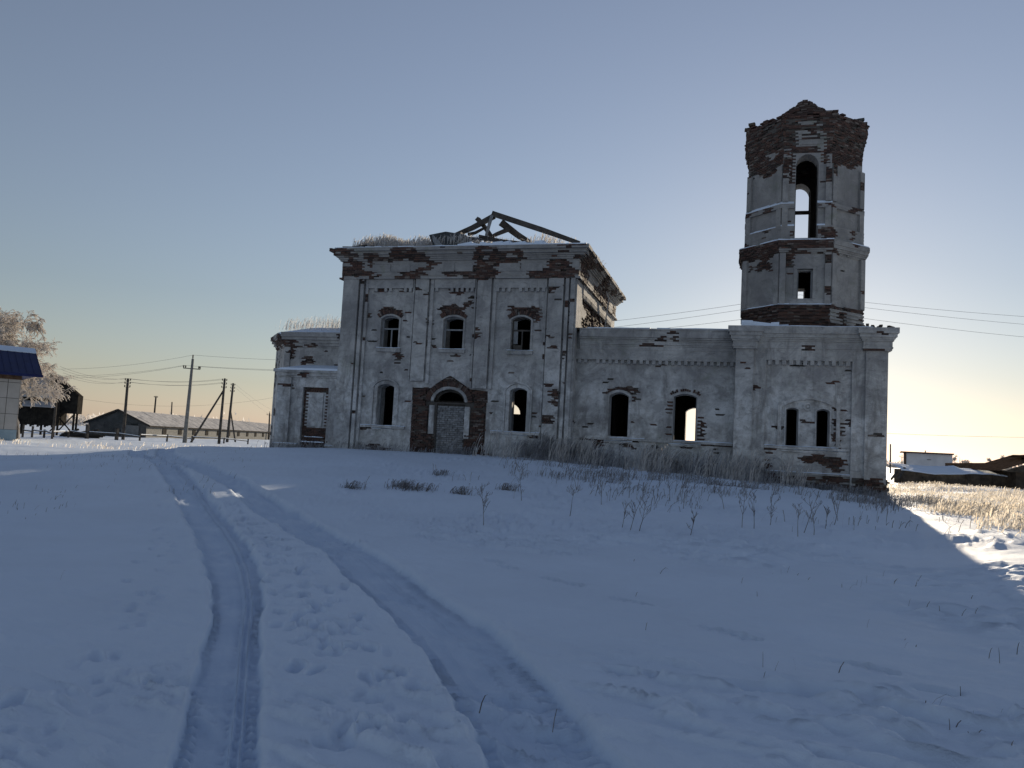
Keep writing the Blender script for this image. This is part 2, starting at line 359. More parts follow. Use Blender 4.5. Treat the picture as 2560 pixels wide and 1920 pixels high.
def build_ground():
    hd = math.pi/2+YAW
    th = np.concatenate([np.arange(-38, 38.01, .1), np.arange(41, 322, 3.5)])
    th = hd-np.radians(th)
    rs = [1.2]
    while rs[-1] < 3500:
        r = rs[-1]; rs.append(r*(1.02 if r < 3 else 1.0062 if r < 15 else 1.012 if r < 60 else 1.045))
    rs = np.array(rs); nr, nt = len(rs), len(th)
    Rg, Tg = np.meshgrid(rs, th, indexing='ij'); X = Rg*np.cos(Tg); Y = Rg*np.sin(Tg)
    Z = ground_h(X.ravel(), Y.ravel()).reshape(X.shape)
    V = np.stack([X, Y, Z], -1).reshape(-1, 3); V = np.vstack([V, [[0, 0, 0]]])
    i, j = np.meshgrid(np.arange(nr-1), np.arange(nt), indexing='ij'); jn = (j+1) % nt
    F = np.stack([i*nt+j, i*nt+jn, (i+1)*nt+jn, (i+1)*nt+j], -1).reshape(-1, 4)
    o = npmesh('snow_ground', V, F, M['snow'], True)
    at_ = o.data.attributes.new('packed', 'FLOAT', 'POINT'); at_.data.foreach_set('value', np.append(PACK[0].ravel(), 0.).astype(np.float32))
    c = MB(); ring = [tuple(V[k]) for k in range(nt)]
    # small disc under the camera, closing the sheet
    import bmesh
    bm = bmesh.new(); bm.from_mesh(o.data); bm.verts.ensure_lookup_table()
    cv = bm.verts[len(V)-1]
    for k in range(nt): bm.faces.new((cv, bm.verts[(k+1) % nt], bm.verts[k]))
    bm.normal_update()
    up = sum(1 for f in list(bm.faces)[:200] if f.normal.z > 0)
    if up < 100:
        bmesh.ops.reverse_faces(bm, faces=bm.faces)
    bm.to_mesh(o.data); bm.free()
    tag(o, kind='structure')
    return o
build_ground()
def gh(x, y): return float(ground_h(np.array([x], float), np.array([y], float), False)[0])

# ================================================================== the church
church = empty('ruined_church', (-6, 39, .6))
tag(church, 'derelict white plastered brick church with a roofless bell tower and overgrown roof', 'church')
OFF = Vector((6, -39, -.6))          # children are built in world coordinates
def cpart(mb, name, mats, parent=None, kind=None, smooth=False, label=None):
    o = mb.build(name, mats, None, smooth); p = parent or church
    o.parent = p; o.matrix_parent_inverse = Matrix.Translation(OFF) if p is church else Matrix()
    if kind: o['kind'] = kind
    if label: o['label'] = label
    return o
class Fr:
    """a wall plane: u runs to the right seen from outside, v is height, d is depth into the wall"""
    def __init__(s, ox, oy, ux, uy):
        l = math.hypot(ux, uy); s.o = (ox, oy); s.u = (ux/l, uy/l); s.n = (uy/l, -ux/l)
    def P(s, u, v, d=0.): return (s.o[0]+s.u[0]*u-s.n[0]*d, s.o[1]+s.u[1]*u-s.n[1]*d, v)
    def shift(s, d): return Fr(s.o[0]-s.n[0]*d, s.o[1]-s.n[1]*d, *s.u)
def fbox(mb, F, u0, u1, v0, v1, d0, d1, mi=0, tone=0.):     # d0 < d1, d measured inwards
    P = F.P; mb.hexa((P(u0, v0, d0), P(u1, v0, d0), P(u1, v0, d1), P(u0, v0, d1), P(u0, v1, d0), P(u1, v1, d0), P(u1, v1, d1), P(u0, v1, d1)), mi, tone)
def clip(poly, a, b, c):
    out = []
    for i in range(len(poly)):
        p, q = poly[i], poly[(i+1) % len(poly)]; fp = a*p[0]+b*p[1]-c; fq = a*q[0]+b*q[1]-c
        if fp <= 0: out.append(p)
        if fp*fq < 0:
            t = fp/(fp-fq); out.append((p[0]+(q[0]-p[0])*t, p[1]+(q[1]-p[1])*t))
    return out
def area(p): return abs(sum(p[i][0]*p[(i+1) % len(p)][1]-p[(i+1) % len(p)][0]*p[i][1] for i in range(len(p))))/2
def subtract(polys, hole):            # hole: convex, counter-clockwise
    res = []
    for P in polys:
        rest = P
        for i in range(len(hole)):
            p, q = hole[i], hole[(i+1) % len(hole)]
            a, b = q[1]-p[1], -(q[0]-p[0]); c = a*p[0]+b*p[1]      # outside: a*x+b*y > c
            o = clip(rest, -a, -b, -c)
            if len(o) > 2 and area(o) > 1e-6: res.append(o)
            rest = clip(rest, a, b, c)
            if len(rest) < 3: break
    return res
def arch(uc, hw, z0, zs, za, n=10):   # counter-clockwise: bottom left, bottom right, up the right side and over the arc
    pts = [(uc-hw, z0), (uc+hw, z0)]
    for k in range(n+1):
        t = math.pi*k/n; pts.append((uc+hw*math.cos(t), zs+(za-zs)*math.sin(t)))
    return pts
def seg(uc, hw, z0, zs, za, n=8):     # flat segmental arch
    pts = [(uc-hw, z0), (uc+hw, z0)]; h = za-zs; R = (hw*hw+h*h)/(2*h); a0 = math.asin(hw/R)
    for k in range(n+1):
        a = a0-2*a0*k/n; pts.append((uc+R*math.sin(a), za-R+R*math.cos(a)))
    return pts
CH, BL = .077, .262
BRK = MB()                            # loose exposed brickwork of the whole church, past the single bricks
RB = random.Random(3)
def panel(mb, F, u0, u1, v0, v1, holes=(), mask=None, thick=.8, seed=0, inner=True, top=True, ends=False, reveal=None):
    """plaster face on a brick lattice: where mask says so the plaster has fallen and single bricks show, set back"""
    P = F.P; bbs = [(min(p[0] for p in h), max(p[0] for p in h), min(p[1] for p in h), max(p[1] for p in h)) for h in holes]
    nrow = max(1, int(round((v1-v0)/CH))); ch = (v1-v0)/nrow
    for r in range(nrow):
        va = v0+r*ch; vb = va+ch; vm = (va+vb)/2
        off = (r % 2)*BL/2; cuts = [u0]; x = math.floor((u0-off)/BL)*BL+off+BL
        while x < u1-.04:
            if x > u0+.04: cuts.append(x)
            x += BL
        cuts.append(u1)
        cells = list(zip(cuts[:-1], cuts[1:]))
        if mask is not None:
            um = np.array([(a+b)/2 for a, b in cells]); ex = mask(um, np.full(len(cells), vm))
        else: ex = [False]*len(cells)
        run = None
        jb = [[c, c] for c in cuts]; ex = [int(q) for q in ex]
        for i in range(1, len(cuts)-1):
            if bool(ex[i-1]) != bool(ex[i]): m = cuts[i]+RB.uniform(-.07, .07); w = RB.uniform(-.05, .05); jb[i] = [m-w, m+w]
        def flush(run):
            (a0, a1), (b0, b1) = jb[run[0]], jb[run[1]]; ps = [[(a0, va), (b0, va), (b1, vb), (a1, vb)]]; lo, hi = min(a0, a1), max(b0, b1)
            for h, bb in zip(holes, bbs):
                if bb[0] < hi and bb[1] > lo and bb[2] < vb and bb[3] > va: ps = subtract(ps, h)
            for p in ps: mb.poly([P(u, v) for u, v in p])
        for i, e in enumerate(ex):
            (a, a1), (b, b1) = jb[i], jb[i+1]
            hit = any(bb[0] < max(b, b1) and bb[1] > min(a, a1) and bb[2] < vb and bb[3] > va for bb in bbs)
            if not e or hit:
                run = [i, i+1] if run is None else [run[0], i+1]
                continue
            if run: flush(run); run = None
            rd = .035 if e == 1 else .085
            sq = ((a, va), (b, va), (b1, vb), (a1, vb))
            BRK.poly([P(u, v, rd) for u, v in sq], 0, 1.5 if e == 1 else 1.6)
            for q, w in zip(sq, sq[1:]+sq[:1]): mb.poly([P(*q), P(*w), P(*w, rd), P(*q, rd)])
            if e == 1 and RB.random() > .06:
                g = RB.uniform(.004, .010); dd = RB.uniform(-.002, .028); q8 = ((a+g, va+g), (b-g, va+g+RB.uniform(-.003, .003)), (b1-g, vb-g), (a1+g, vb-g+RB.uniform(-.004, .002)))
                c8 = [P(u, v, dd) for u, v in q8]; d8 = [P(u, v, rd+.001) for u, v in q8]
                BRK.hexa(c8[:2]+[d8[1], d8[0]]+[c8[3], c8[2], d8[2], d8[3]], 0, RB.random()+.001)
        if run: flush(run)
    for h in holes:
        for i in range(len(h)):
            p, q = h[i], h[(i+1) % len(h)]
            (reveal or mb).poly([P(*p), P(*p, thick), P(*q, thick), P(*q)])
    if inner:
        ps = [[(u0, v0), (u1, v0), (u1, v1), (u0, v1)]]
        for h in holes: ps = subtract(ps, h)
        for p in ps: mb.poly([P(u, v, thick) for u, v in p][::-1], 1)
    if top: mb.poly([P(u0, v1), P(u1, v1), P(u1, v1, thick), P(u0, v1, thick)])
    if ends:
        mb.poly([P(u0, v0), P(u0, v1), P(u0, v1, thick), P(u0, v0, thick)]); mb.poly([P(u1, v0), P(u1, v0, thick), P(u1, v1, thick), P(u1, v1)])
def nmask(seed, thr, sx=1.1, sy=1.6, extra=None, speck=.30, ledge=0):
    """mostly sound plaster with ragged patches and stray missing bricks"""
    def f(u, v):
        n = fbm(u*sx+seed*3.7, v*sy+seed*1.3, seed, 4); s = vnoise(u*3.9, v*13., seed+5)*vnoise(u*1.3, v*1.1, seed+6)
        add = 0 if extra is None else extra(u, v)
        add = add+np.where((np.abs(v-ledge) < .045), .26, 0) if ledge else add  # bare brick course below the sills, added to make a dark shadow line
        return np.where(n+add > thr, 1, np.where(s > 1-speck, 2, 0))
    return f
def rect_near(u, v, rects, soft=.35):
    out = np.zeros(np.shape(u))
    for a, b, c, d, w in rects:
        dx = np.maximum(np.maximum(a-u, u-b), 0); dy = np.maximum(np.maximum(c-v, v-d), 0)
        out = np.maximum(out, w*np.clip(1-np.hypot(dx, dy)/soft, 0, 1))
    return out
def courses(mb, F, u0, u1, v0, v1, prof, expose, seed=0, back=.25, miss=.05, jit=.035, grow=(1, 1)):
    """a cornice laid course by course: plastered lengths and bare, broken bricks"""
    rr = random.Random(seed); nrow = max(1, int(round((v1-v0)/CH))); ch = (v1-v0)/nrow
    for r in range(nrow):
        va = v0+r*ch; vb = va+ch; p = prof((va+vb)/2); a0 = u0-p*grow[0]; a1 = u1+p*grow[1]
        x = a0-(r % 2)*BL/2; run = None; lim = rr.uniform(.8, 2.6)
        def flush(run):
            if run and run[1]-run[0] > .02:
                j = rr.uniform(-.008, .008); fbox(mb, F, run[0], run[1], va, vb-.0015, -p+j, back)
        while x < a1:
            a = max(x, a0); b = min(x+BL, a1); x += BL
            if b-a < .02: continue
            if expose((a+b)/2, (va+vb)/2):
                flush(run); run = None
                if rr.random() < miss:
                    fbox(BRK, F, a, b, va, vb, -p+.11+rr.random()*.05, back, 0, 1.4); continue
                j = rr.uniform(-.006, jit); fbox(BRK, F, a+.005, b-.005, va+.004, vb-.006, -p+j, back, 0, rr.random()+.001)
                fbox(BRK, F, a, b, va, vb, -p+.05, back-.01, 0, 1.5)
            else:
                if run and b-run[0] > lim: flush(run); run = None; lim = rr.uniform(.8, 2.6)
                run = [a, b] if run is None else [run[0], b]
        flush(run)
def emask(seed, thr, extra=None, sx=.8, sy=2.2):
    def f(u, v):
        n = float(fbm(np.array([u*sx+seed]), np.array([v*sy+seed*.7]), seed, 4)[0])
        return n+(extra(u, v) if extra else 0) > thr
    return f
def ring(mb, F, inner, outer, proud, depth=.12):
    """flat moulding between two open outlines (both from bottom left over the top to bottom right)"""
    P = F.P
    for k in range(len(inner)-1):
        i0, i1, o0, o1 = inner[k], inner[k+1], outer[k], outer[k+1]
        mb.poly([P(*o0, -proud), P(*i0, -proud), P(*i1, -proud), P(*o1, -proud)])
        mb.poly([P(*o1, -proud), P(*o1, depth), P(*o0, depth), P(*o0, -proud)])
        mb.poly([P(*i0, -proud), P(*i0, depth), P(*i1, depth), P(*i1, -proud)])
    for a, b in ((inner[0], outer[0]), (outer[-1], inner[-1])):
        mb.poly([P(*a, -proud), P(*b, -proud), P(*b, depth), P(*a, depth)])
def outline(poly): return [poly[0]]+poly[2:][::-1]+[poly[1]]     # open path over the arch
def snow_strip(mb, F, u0, u1, z, d0, d1, h, seed, cover=.75, slope=0.):
    rr = random.Random(seed); x = u0
    while x < u1:
        w = rr.uniform(.25, .8); b = min(x+w, u1)
        if float(vnoise(np.array([x*1.3]), np.array([seed*1.7]), seed)[0]) < cover:
            k = [rr.uniform(.6, 1.25)*h for _ in range(2)]; e = rr.uniform(-.02, .03); P = F.P
            mb.hexa((P(x, z, d0+e), P(b, z, d0+e), P(b, z+slope, d1), P(x, z+slope, d1), P(x, z+k[0]*.7, d0+e+.015), P(b, z+k[1]*.7, d0+e+.015), P(b, z+k[1]+slope, d1), P(x, z+k[0]+slope, d1)))
        x = b
PL2 = [M['plaster'], M['dark']]
def wall_part(name, fn, label=None):
    mb = MB(); fn(mb); return cpart(mb, name, PL2, label=label)

# ---------------- nave
NX0, NX1, NY0, NY1 = -18.30, -7.02, 34.40, 45.6
FN = Fr(0, NY0, 1, 0)                 # u is the world x
W_UP = [(-15.82, .46, 5.84, 7.2, 7.36), (-12.65, .49, 5.84, 7.2, 7.34), (-9.42, .46, 5.84, 7.2, 7.36)]
W_LO = [(-15.80, .42, 2.16, 3.97, 4.12), (-9.37, .40, 2.16, 4.0, 4.14)]
holes = [seg(c, h, a, b, t) for c, h, a, b, t in W_UP] + [seg(c, h, a, b, t) for c, h, a, b, t in W_LO]
portal = [[(-14.46, .3), (-10.85, .3), (-10.85, 3.42), (-14.46, 3.42)], [(-14.5, 3.42), (-10.8, 3.42), (-10.83, 4.0), (-11.5, 4.0), (-14.0, 4.24), (-14.5, 4.25)],
          [(-13.55, 4.18), (-11.55, 3.98), (-11.95, 4.25), (-12.5, 4.52), (-12.68, 4.63), (-12.85, 4.52), (-13.25, 4.36)]]
up_rects = [(-16.35, -15.3, 7.25, 7.62, .35), (-13.15, -12.15, 7.25, 7.6, .3), (-9.95, -8.85, 7.25, 7.6, .28), (-15.3, -14.95, 7.2, 7.5, .3), (-12.1, -11.75, 7.3, 7.5, .28),
            (-17.1, -14.6, 8.55, 9.1, .27), (-13.7, -11.6, 8.55, 9.1, .2), (-16.4, -15.2, 5.2, 5.5, .17), (-17.1, -14.7, 7.4, 8.5, .08), (-11.9, -10.6, .6, 1.2, .12)]
def nave_front(mb):
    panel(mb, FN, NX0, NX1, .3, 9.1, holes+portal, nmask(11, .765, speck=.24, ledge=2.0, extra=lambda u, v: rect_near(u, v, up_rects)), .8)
wall_part('nave_wall', nave_front)
FE = Fr(NX1, 0, 0, 1)                 # side over the refectory, u is the world y
scar = lambda u, v: np.where(np.abs(u-39.6) < (10.1-v)*1.25-.3, .45, 0.)*(v < 9.2)+.12
wall_part('nave_wall', lambda mb: panel(mb, FE, NY0+.02, NY1, .3, 9.1, (), nmask(21, .62, extra=scar), .8))
FW = Fr(NX0, 0, 0, -1)                # u = -y
wall_part('nave_wall', lambda mb: panel(mb, FW, -NY1, -NY0-.02, .3, 9.1, (), None, .8))
FB = Fr(0, NY1, -1, 0)                # u = -x
back_holes = [arch(12.70, .64, 3.38, 3.39, 3.98), seg(8.35, .5, 5.07, 5.37, 5.47), seg(14.6, .5, 5.31, 5.52, 5.62)]  # the two narrow slots are unseen, added to shape sun patches outdoors
wall_part('nave_wall', lambda mb: panel(mb, FB, -NX1, -NX0, .3, 9.1, back_holes, None, .8))

def pier(F, u0, u1, v0, v1, proud, seed, thr=.76, extra=None):
    mb = MB(); G = F.shift(-proud); panel(mb, G, u0, u1, v0, v1, (), nmask(seed, thr, extra=extra, speck=.20), proud, seed, inner=False, ends=True)
    return cpart(mb, 'pilaster', PL2)
dmg = lambda u, v: np.where(v > 8.2, .1, 0.)
for i, (a, b, pr, z0) in enumerate(((-18.30, -17.5, .20, .5), (-17.41, -17.24, .17, .5), (-17.15, -17.02, .11, .5), (-14.76, -14.67, .05, 4.3), (-14.59, -13.93, .15, 4.3), (-13.84, -13.69, .11, 4.2),
                                    (-11.70, -11.62, .05, 4.05), (-11.54, -10.88, .15, 4.05), (-10.79, -10.64, .11, 4.05), (-8.36, -8.28, .06, .5), (-8.2, -7.52, .20, .5), (-7.43, -7.28, .17, .5), (-7.19, -7.0, .20, .5))):
    pier(FN, a, b, z0, 9.08, pr, 31+i, extra=dmg)
for i, (a, b, pr) in enumerate(((34.3, 35.6, .1), (44.4, 45.6, .1))): pier(FE, a, b, .5, 9.05, pr, 61+i)
def teeth(F, u0, u1, z, n, w, h, d, seed, broken=.15, band=.10):
    rr = random.Random(seed); mb = MB(); st = (u1-u0)/n
    fbox(mb, F, u0, u1, z, z+band, -d, .05)
    for k in range(n):
        if rr.random() < broken: continue
        x = u0+st*(k+.5); e = rr.uniform(-.008, .008); fbox(mb, F, x-w/2, x+w/2, z-h+e, z+.004, -d+.004, .05)
    return cpart(mb, 'dentil_row', PL2)
teeth(FN, -17.0, -14.74, 8.66, 9, .13, .17, .13, 1, .3, .41); teeth(FN, -13.66, -11.68, 8.66, 8, .13, .17, .13, 2, .25, .41); teeth(FN, -10.72, -8.3, 8.66, 9, .14, .17, .13, 3, .08, .41)
teeth(FE, 35.7, 44.3, 8.66, 32, .14, .17, .13, 4, .15, .41)
def nprof(z):
    if z < 9.17: return .24
    if z < 9.93: return .15
    if z < 10.03: return .24
    if z < 10.12: return .30
    if z < 10.22: return .38
    if z < 10.32: return .50
    return .64
def nex(u, v):
    e = 0.
    for a, b in ((-18.4, -17.3), (-14.7, -13.8), (-11.65, -10.8), (-8.3, -7.4)):
        if a < u < b and 9.2 < v < 9.95: e = .16
    if 9.95 < v < 10.3: e = max(e, .07)
    if 9.2 < v < 9.5: e = max(e, .05)
    return e+(.05 if u < -13 else 0.)
cm = MB(); courses(cm, FN, NX0, NX1, 9.08, 10.5, nprof, emask(5, .555, nex), 5); cpart(cm, 'cornice', PL2)
cm = MB(); courses(cm, FE, NY0-.05, NY1, 9.08, 10.5, nprof, emask(6, .47), 6, grow=(0, 1)); cpart(cm, 'cornice', PL2)
cm = MB(); courses(cm, FW, -NY1, -NY0+.05, 9.08, 10.5, nprof, emask(7, .6), 7, grow=(1, 0)); cpart(cm, 'cornice', PL2)
cm = MB(); courses(cm, FB, -NX1, -NX0, 9.08, 10.5, nprof, emask(8, .6), 8, grow=(0, 0)); cpart(cm, 'cornice', PL2)
# frieze panels between the piers
for a, b in ((-16.9, -14.9), (-13.6, -11.8), (-10.6, -8.5)):
    mb = MB(); q = (b-a)
    for k in range(2):
        x0 = a+q*k/2+.05; x1 = a+q*(k+1)/2-.03
        fbox(mb, FN, x0, x1, 9.42, 9.78, -.175, .0)
    cpart(mb, 'frieze_panel', PL2)
# roof slab under snow and grass
rb = MB(); n = 14
for i in range(n):
    for j in range(n):
        def rz(i, j):
            t = min(i, n-i, j, n-j)/n*2; return 10.46+.75*t+.08*RB.random()*(t > 0)
        if (i, j) == (0, 0): hz = {(p, q): rz(p, q) for p in range(n+1) for q in range(n+1)}
        X = lambda p: NX0-.4+(NX1-NX0+.8)*p/n; Y = lambda q: NY0-.4+(NY1-NY0+.8)*q/n
        rb.poly([(X(a), Y(b), hz[(a, b)]) for a, b in ((i, j), (i+1, j), (i+1, j+1), (i, j+1))])
rb.box(NX0, NX1, NY0, NY1, 10.2, 10.44)
cpart(rb, 'roof_snow', M['snow'])
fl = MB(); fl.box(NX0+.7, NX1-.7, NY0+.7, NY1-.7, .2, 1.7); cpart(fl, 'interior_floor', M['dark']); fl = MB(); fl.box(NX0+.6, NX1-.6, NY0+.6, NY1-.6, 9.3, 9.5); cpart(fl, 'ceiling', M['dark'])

# ---------------- windows
def window(F, c, hw, z0, zs, za, style, seed):
    mb = MB(); op = seg(c, hw, z0, zs, za); rr = random.Random(seed)
    if style in ('sash', 'sash_dark', 'sash_left'):
        b = .075; inn = seg(c, hw-b, z0, zs-.01, za-b)
        ring(mb, F, outline(inn), outline(op), -.16, .24)
        fr = cpart(mb, 'window', [M['frame'] if style != 'sash_dark' else M['wood']])
        t = MB(); tz = z0+(za-z0)*.60; fbox(t, F, c-hw+b, c+hw-b, tz-.035, tz+.035, .17, .23)
        cpart(t, 'transom', M['frame'] if style != 'sash_dark' else M['wood'], fr)
        m2 = MB(); mx = c+(.02 if style != 'sash_left' else -.22)
        if style != 'sash_left': fbox(m2, F, mx-.03, mx+.03, z0+.02, tz-.035, .17, .23); cpart(m2, 'mullion', M['frame'] if style != 'sash_dark' else M['wood'], fr)
        if style == 'sash_left':
            fbox(m2, F, c-hw+b, c-hw+b+.2, z0+.02, tz-.035, .19, .22); cpart(m2, 'casement', M['wood'], fr)
        if style == 'sash_dark':
            g = MB(); fbox(g, F, c-hw+b, c-hw+b+.16, tz+.03, tz+.42, .19, .21); fbox(g, F, c-hw+b, c-hw+b+.2, z0+.3, tz-.04, .19, .21); cpart(g, 'board', M['frame'], fr)
            g = MB(); fbox(g, F, c-hw+.05, c+.05, z0+.02, z0+.24, .16, .3); cpart(g, 'rubble', M['wood'], fr)
    else:
        b = .05; inn = seg(c, hw-b, z0, zs-.01, za-b); ring(mb, F, outline(inn), outline(op), -.22, .34); fr = cpart(mb, 'window', M['frame'])
    return fr
def fix_parent(o):
    for ch in o.children: ch.matrix_parent_inverse = Matrix()
def surround(F, c, hw, z0, zs, za, w, proud, top=None):
    mb = MB(); inn = seg(c, hw+.004, z0, zs, za); out = seg(c, hw+w, z0, zs+.02, za+(top or w))
    ring(mb, F, outline(inn), outline(out), proud, .1); return cpart(mb, 'window_surround', PL2)
def hood(F, c, hw, zs, za, t, proud, seed, mats=None, gap=.012):
    """brick-on-edge arch over an opening: every brick a piece of the arch"""
    mb = MB(); h = za-zs; R = (hw*hw+h*h)/(2*h); a0 = math.asin(min(1, hw/R)); rr = random.Random(seed)
    n = max(7, int(2*a0*R/.085)); cz = za-R
    for k in range(n):
        a, b = a0-2*a0*k/n, a0-2*a0*(k+1)/n; g = gap/R/2; pr = proud+rr.uniform(-.03, .02); t2 = t+rr.uniform(-.05, .03)
        if rr.random() < .05: continue
        q = [(c+r*math.sin(x), cz+r*math.cos(x)) for r, x in ((R+.004, b+g), (R+.004, a-g), (R+t2, a-g), (R+t2, b+g))]
        mb.prism([F.P(u, v, -pr) for u, v in q], Vector(F.n)*-1*(pr+.06) if False else Vector((-F.n[0], -F.n[1], 0))*(pr+.06))
        for _ in range(6): mb.t[-1-_] = rr.random()+.001
    return cpart(mb, 'brick_hood', M['brick'], kind='stuff')
def sill(F, u0, u1, z, h, proud, seed, m='plaster'):
    mb = MB(); rr = random.Random(seed); x = u0
    while x < u1:
        b = min(u1, x+rr.uniform(.2, .6)); fbox(mb, F, x, b-.004, z-h+rr.uniform(-.01, .02), z+rr.uniform(-.012, .012), -proud+rr.uniform(-.01, .03), .1); x = b
    o = cpart(mb, 'sill', [M[m]])
    s = MB(); snow_strip(s, F, u0, u1, z+.012, -proud+.01, 0, .035, seed, .8); 
    if s.f: cpart(s, 'snow_cap', M['snow'], o).matrix_parent_inverse = Matrix()
    return o
for (c, h, a, b, t), st, sd in zip(W_UP, ('sash', 'sash_left', 'sash_dark'), (1, 2, 3)):
    window(FN, c, h, a, b, t, st, sd); surround(FN, c, h, a, b, t, .085, .05); hood(FN, c, h+.09, b+.05, t+.09, .2, .09, sd+40); sill(FN, c-h-.14, c+h+.14, a-.03, .17, .12, sd)
for (c, h, a, b, t), sd in zip(W_LO, (5, 6)):
    window(FN, c, h, a, b, t, 'open', sd); surround(FN, c, h, a, b, t, .17, .07); surround(FN, c, h+.18, a, b+.02, t+.19, .06, .12, .09)
    sill(FN, c-1.2, c+1.05, a-.01, .10, .12, sd); sill(FN, c-.6, c+.5, a-.16, .07, .05, sd+20)

# ---------------- walled-up portal with its single bricks
pb = MB(); G = FN.shift(.11)
door = [(-13.27, .3), (-11.9, .3), (-11.9, 3.3), (-13.27, 3.3)]; lun = arch(-12.67, .76, 3.38, 3.40, 3.98, 12)
ps = [[(-14.7, .3), (-10.6, .3), (-10.6, 4.75), (-14.7, 4.75)]]
for h in (door, lun): ps = subtract(ps, h)
for p in ps: pb.poly([G.P(u, v) for u, v in p], 0, 1.5)
for h in (door, lun):
    for i in range(len(h)):
        p, q = h[i], h[(i+1) % len(h)]; pb.poly([G.P(*p), G.P(*p, .7), G.P(*q, .7), G.P(*q)], 0, 1.5)
pb.poly([G.P(-13.3, .3, .14), G.P(-11.87, .3, .14), G.P(-11.87, 3.24, .14), G.P(-13.3, 3.24, .14)], 0, 1.6)
portal_o = cpart(pb, 'portal', M['brick'])
BV = {}
def brick_variants(key, w, h, d, m, k=8):
    rr = random.Random(hash(key) % 1000 if False else len(BV)+77); L = []
    for i in range(k):
        j = lambda s=.006: rr.uniform(-s, s); c = []
        for zz in (-h/2, h/2):
            for xx, yy in ((-w/2, 0), (w/2, 0), (w/2, d), (-w/2, d)): c.append((xx+j(), yy+(j(.008) if yy == 0 else 0), zz+j(.004)))
        mb = MB(); mb.hexa(c); me = bpy.data.meshes.new('brick'); me.from_pydata(mb.v, [], mb.f); me.materials.append(m); L.append(me)
    BV[key] = L; return L
def put_brick(key, name, x, y, z, rot=0., rr=RB):
    o = bpy.data.objects.new(name, rr.choice(BV[key])); COL.objects.link(o); o.parent = portal_o
    o.location = (x, y, z); o.rotation_euler = (rr.uniform(-.02, .02), rot+rr.uniform(-.012, .012), rr.uniform(-.03, .03)); return o
brick_variants('w', .245, .082, .12, M['silicate']); brick_variants('wh', .115, .082, .12, M['silicate'])
brick_variants('r', .248, .064, .16, M['brick']); brick_variants('rh', .118, .064, .16, M['brick']); brick_variants('v', .064, .235, .16, M['brick'])
# white infill
yw = NY0+.25-.055
for r in range(24):
    z = .95+r*.0965
    if z > 3.2: break
    x = -13.27+(.0 if r % 2 else -.13)
    while x < -11.92:
        a = max(x, -13.27); b = min(x+.26, -11.9); w = b-a; x += .26
        if w > .2: put_brick('w', 'white_brick', (a+b)/2, yw+RB.uniform(-.02, .03), z)
        elif w > .09: put_brick('wh', 'white_brick', (a+b)/2, yw+RB.uniform(-.02, .03), z)
# torn red brickwork either side and above; the ring of the arch
def in_field(u, v):
    def inside(p, poly): return all((q[0]-a[0])*(p[1]-a[1])-(q[1]-a[1])*(p[0]-a[0]) >= -1e-6 for a, q in zip(poly, poly[1:]+poly[:1]))
    if not any(inside((u, v), p) for p in portal): return False
    if -13.62 < u < -11.62 and v > 1.9 and v < 3.4: return False
    if -13.33 < u < -11.85 and v <= 1.95: return False
    if v > 3.2 and ((u+12.67)/1.18)**2+((v-3.40)/.96)**2 < 1: return False
    return True
nred = 0; HOLES = [(-14.0, 3.05, .16), (-11.0, 3.1, .12), (-11.45, 3.15, .1), (-14.1, 2.5, .08)]
fill = MB()
for r in range(52):
    z = .62+r*.0785; x = -14.6+(r % 2)*.13
    while x < -10.75:
        u = x+.13; x += .262
        if any(abs(u-a) < c+.06 and abs(z-b) < c*.6 for a, b, c in HOLES) or RB.random() < .02: continue
        y = NY0+.01+RB.uniform(-.03, .05)
        full = in_field(u-.1, z) and in_field(u+.1, z)
        if full:
            if z > 1.08 and nred < 292: put_brick('r', 'red_brick', u, y, z); nred += 1
            else: fbox(fill, FN, u-.124, u+.124, z-.032, z+.032, y-NY0, .16, 0, RB.random()+.001)
        elif in_field(u-.06, z) : fbox(fill, FN, u-.124, u-.006, z-.032, z+.032, y-NY0, .16, 0, RB.random()+.001)
        elif in_field(u+.06, z): fbox(fill, FN, u+.006, u+.124, z-.032, z+.032, y-NY0, .16, 0, RB.random()+.001)
if fill.f:
    o = cpart(fill, 'brick_fill', M['brick'], portal_o, kind='stuff'); o.matrix_parent_inverse = Matrix()
for k in range(46):
    t = math.pi*(k+.5)/46; rx, rz = 1.03, .80
    x = -12.67+rx*math.cos(t); z = 3.42+rz*math.sin(t); nx, nz = math.cos(t)/rx, math.sin(t)/rz; a = math.atan2(nx, nz)
    put_brick('v', 'arch_brick', x, NY0-.02+RB.uniform(-.03, .02), z, a)
for o in portal_o.children:
    if o.name.split('.')[0] in ('white_brick', 'red_brick', 'arch_brick'): o.matrix_parent_inverse = Matrix()
rg = MB(); ring(rg, FN, outline(lun)[1:-1], outline(arch(-12.67, .91, 3.38, 3.40, 4.12, 12))[1:-1], -.03, .3); cpart(rg, 'arch_lining', PL2)
js = MB(); fbox(js, FN, -13.60, -13.36, 1.9, 3.22, .0, .13); cpart(js, 'jamb_lining', PL2); js = MB(); fbox(js, FN, -11.88, -11.63, 1.75, 3.2, .0, .13); cpart(js, 'jamb_lining', PL2)
lf = MB(); inn = arch(-12.67, .62, 3.45, 3.46, 3.86, 12); ring(lf, FN, outline(inn)[1:-1], outline(lun)[1:-1], -.26, .36); fbox(lf, FN, -13.45, -11.9, 3.24, 3.44, .2, .4)
cpart(lf, 'lunette_frame', M['wood'])

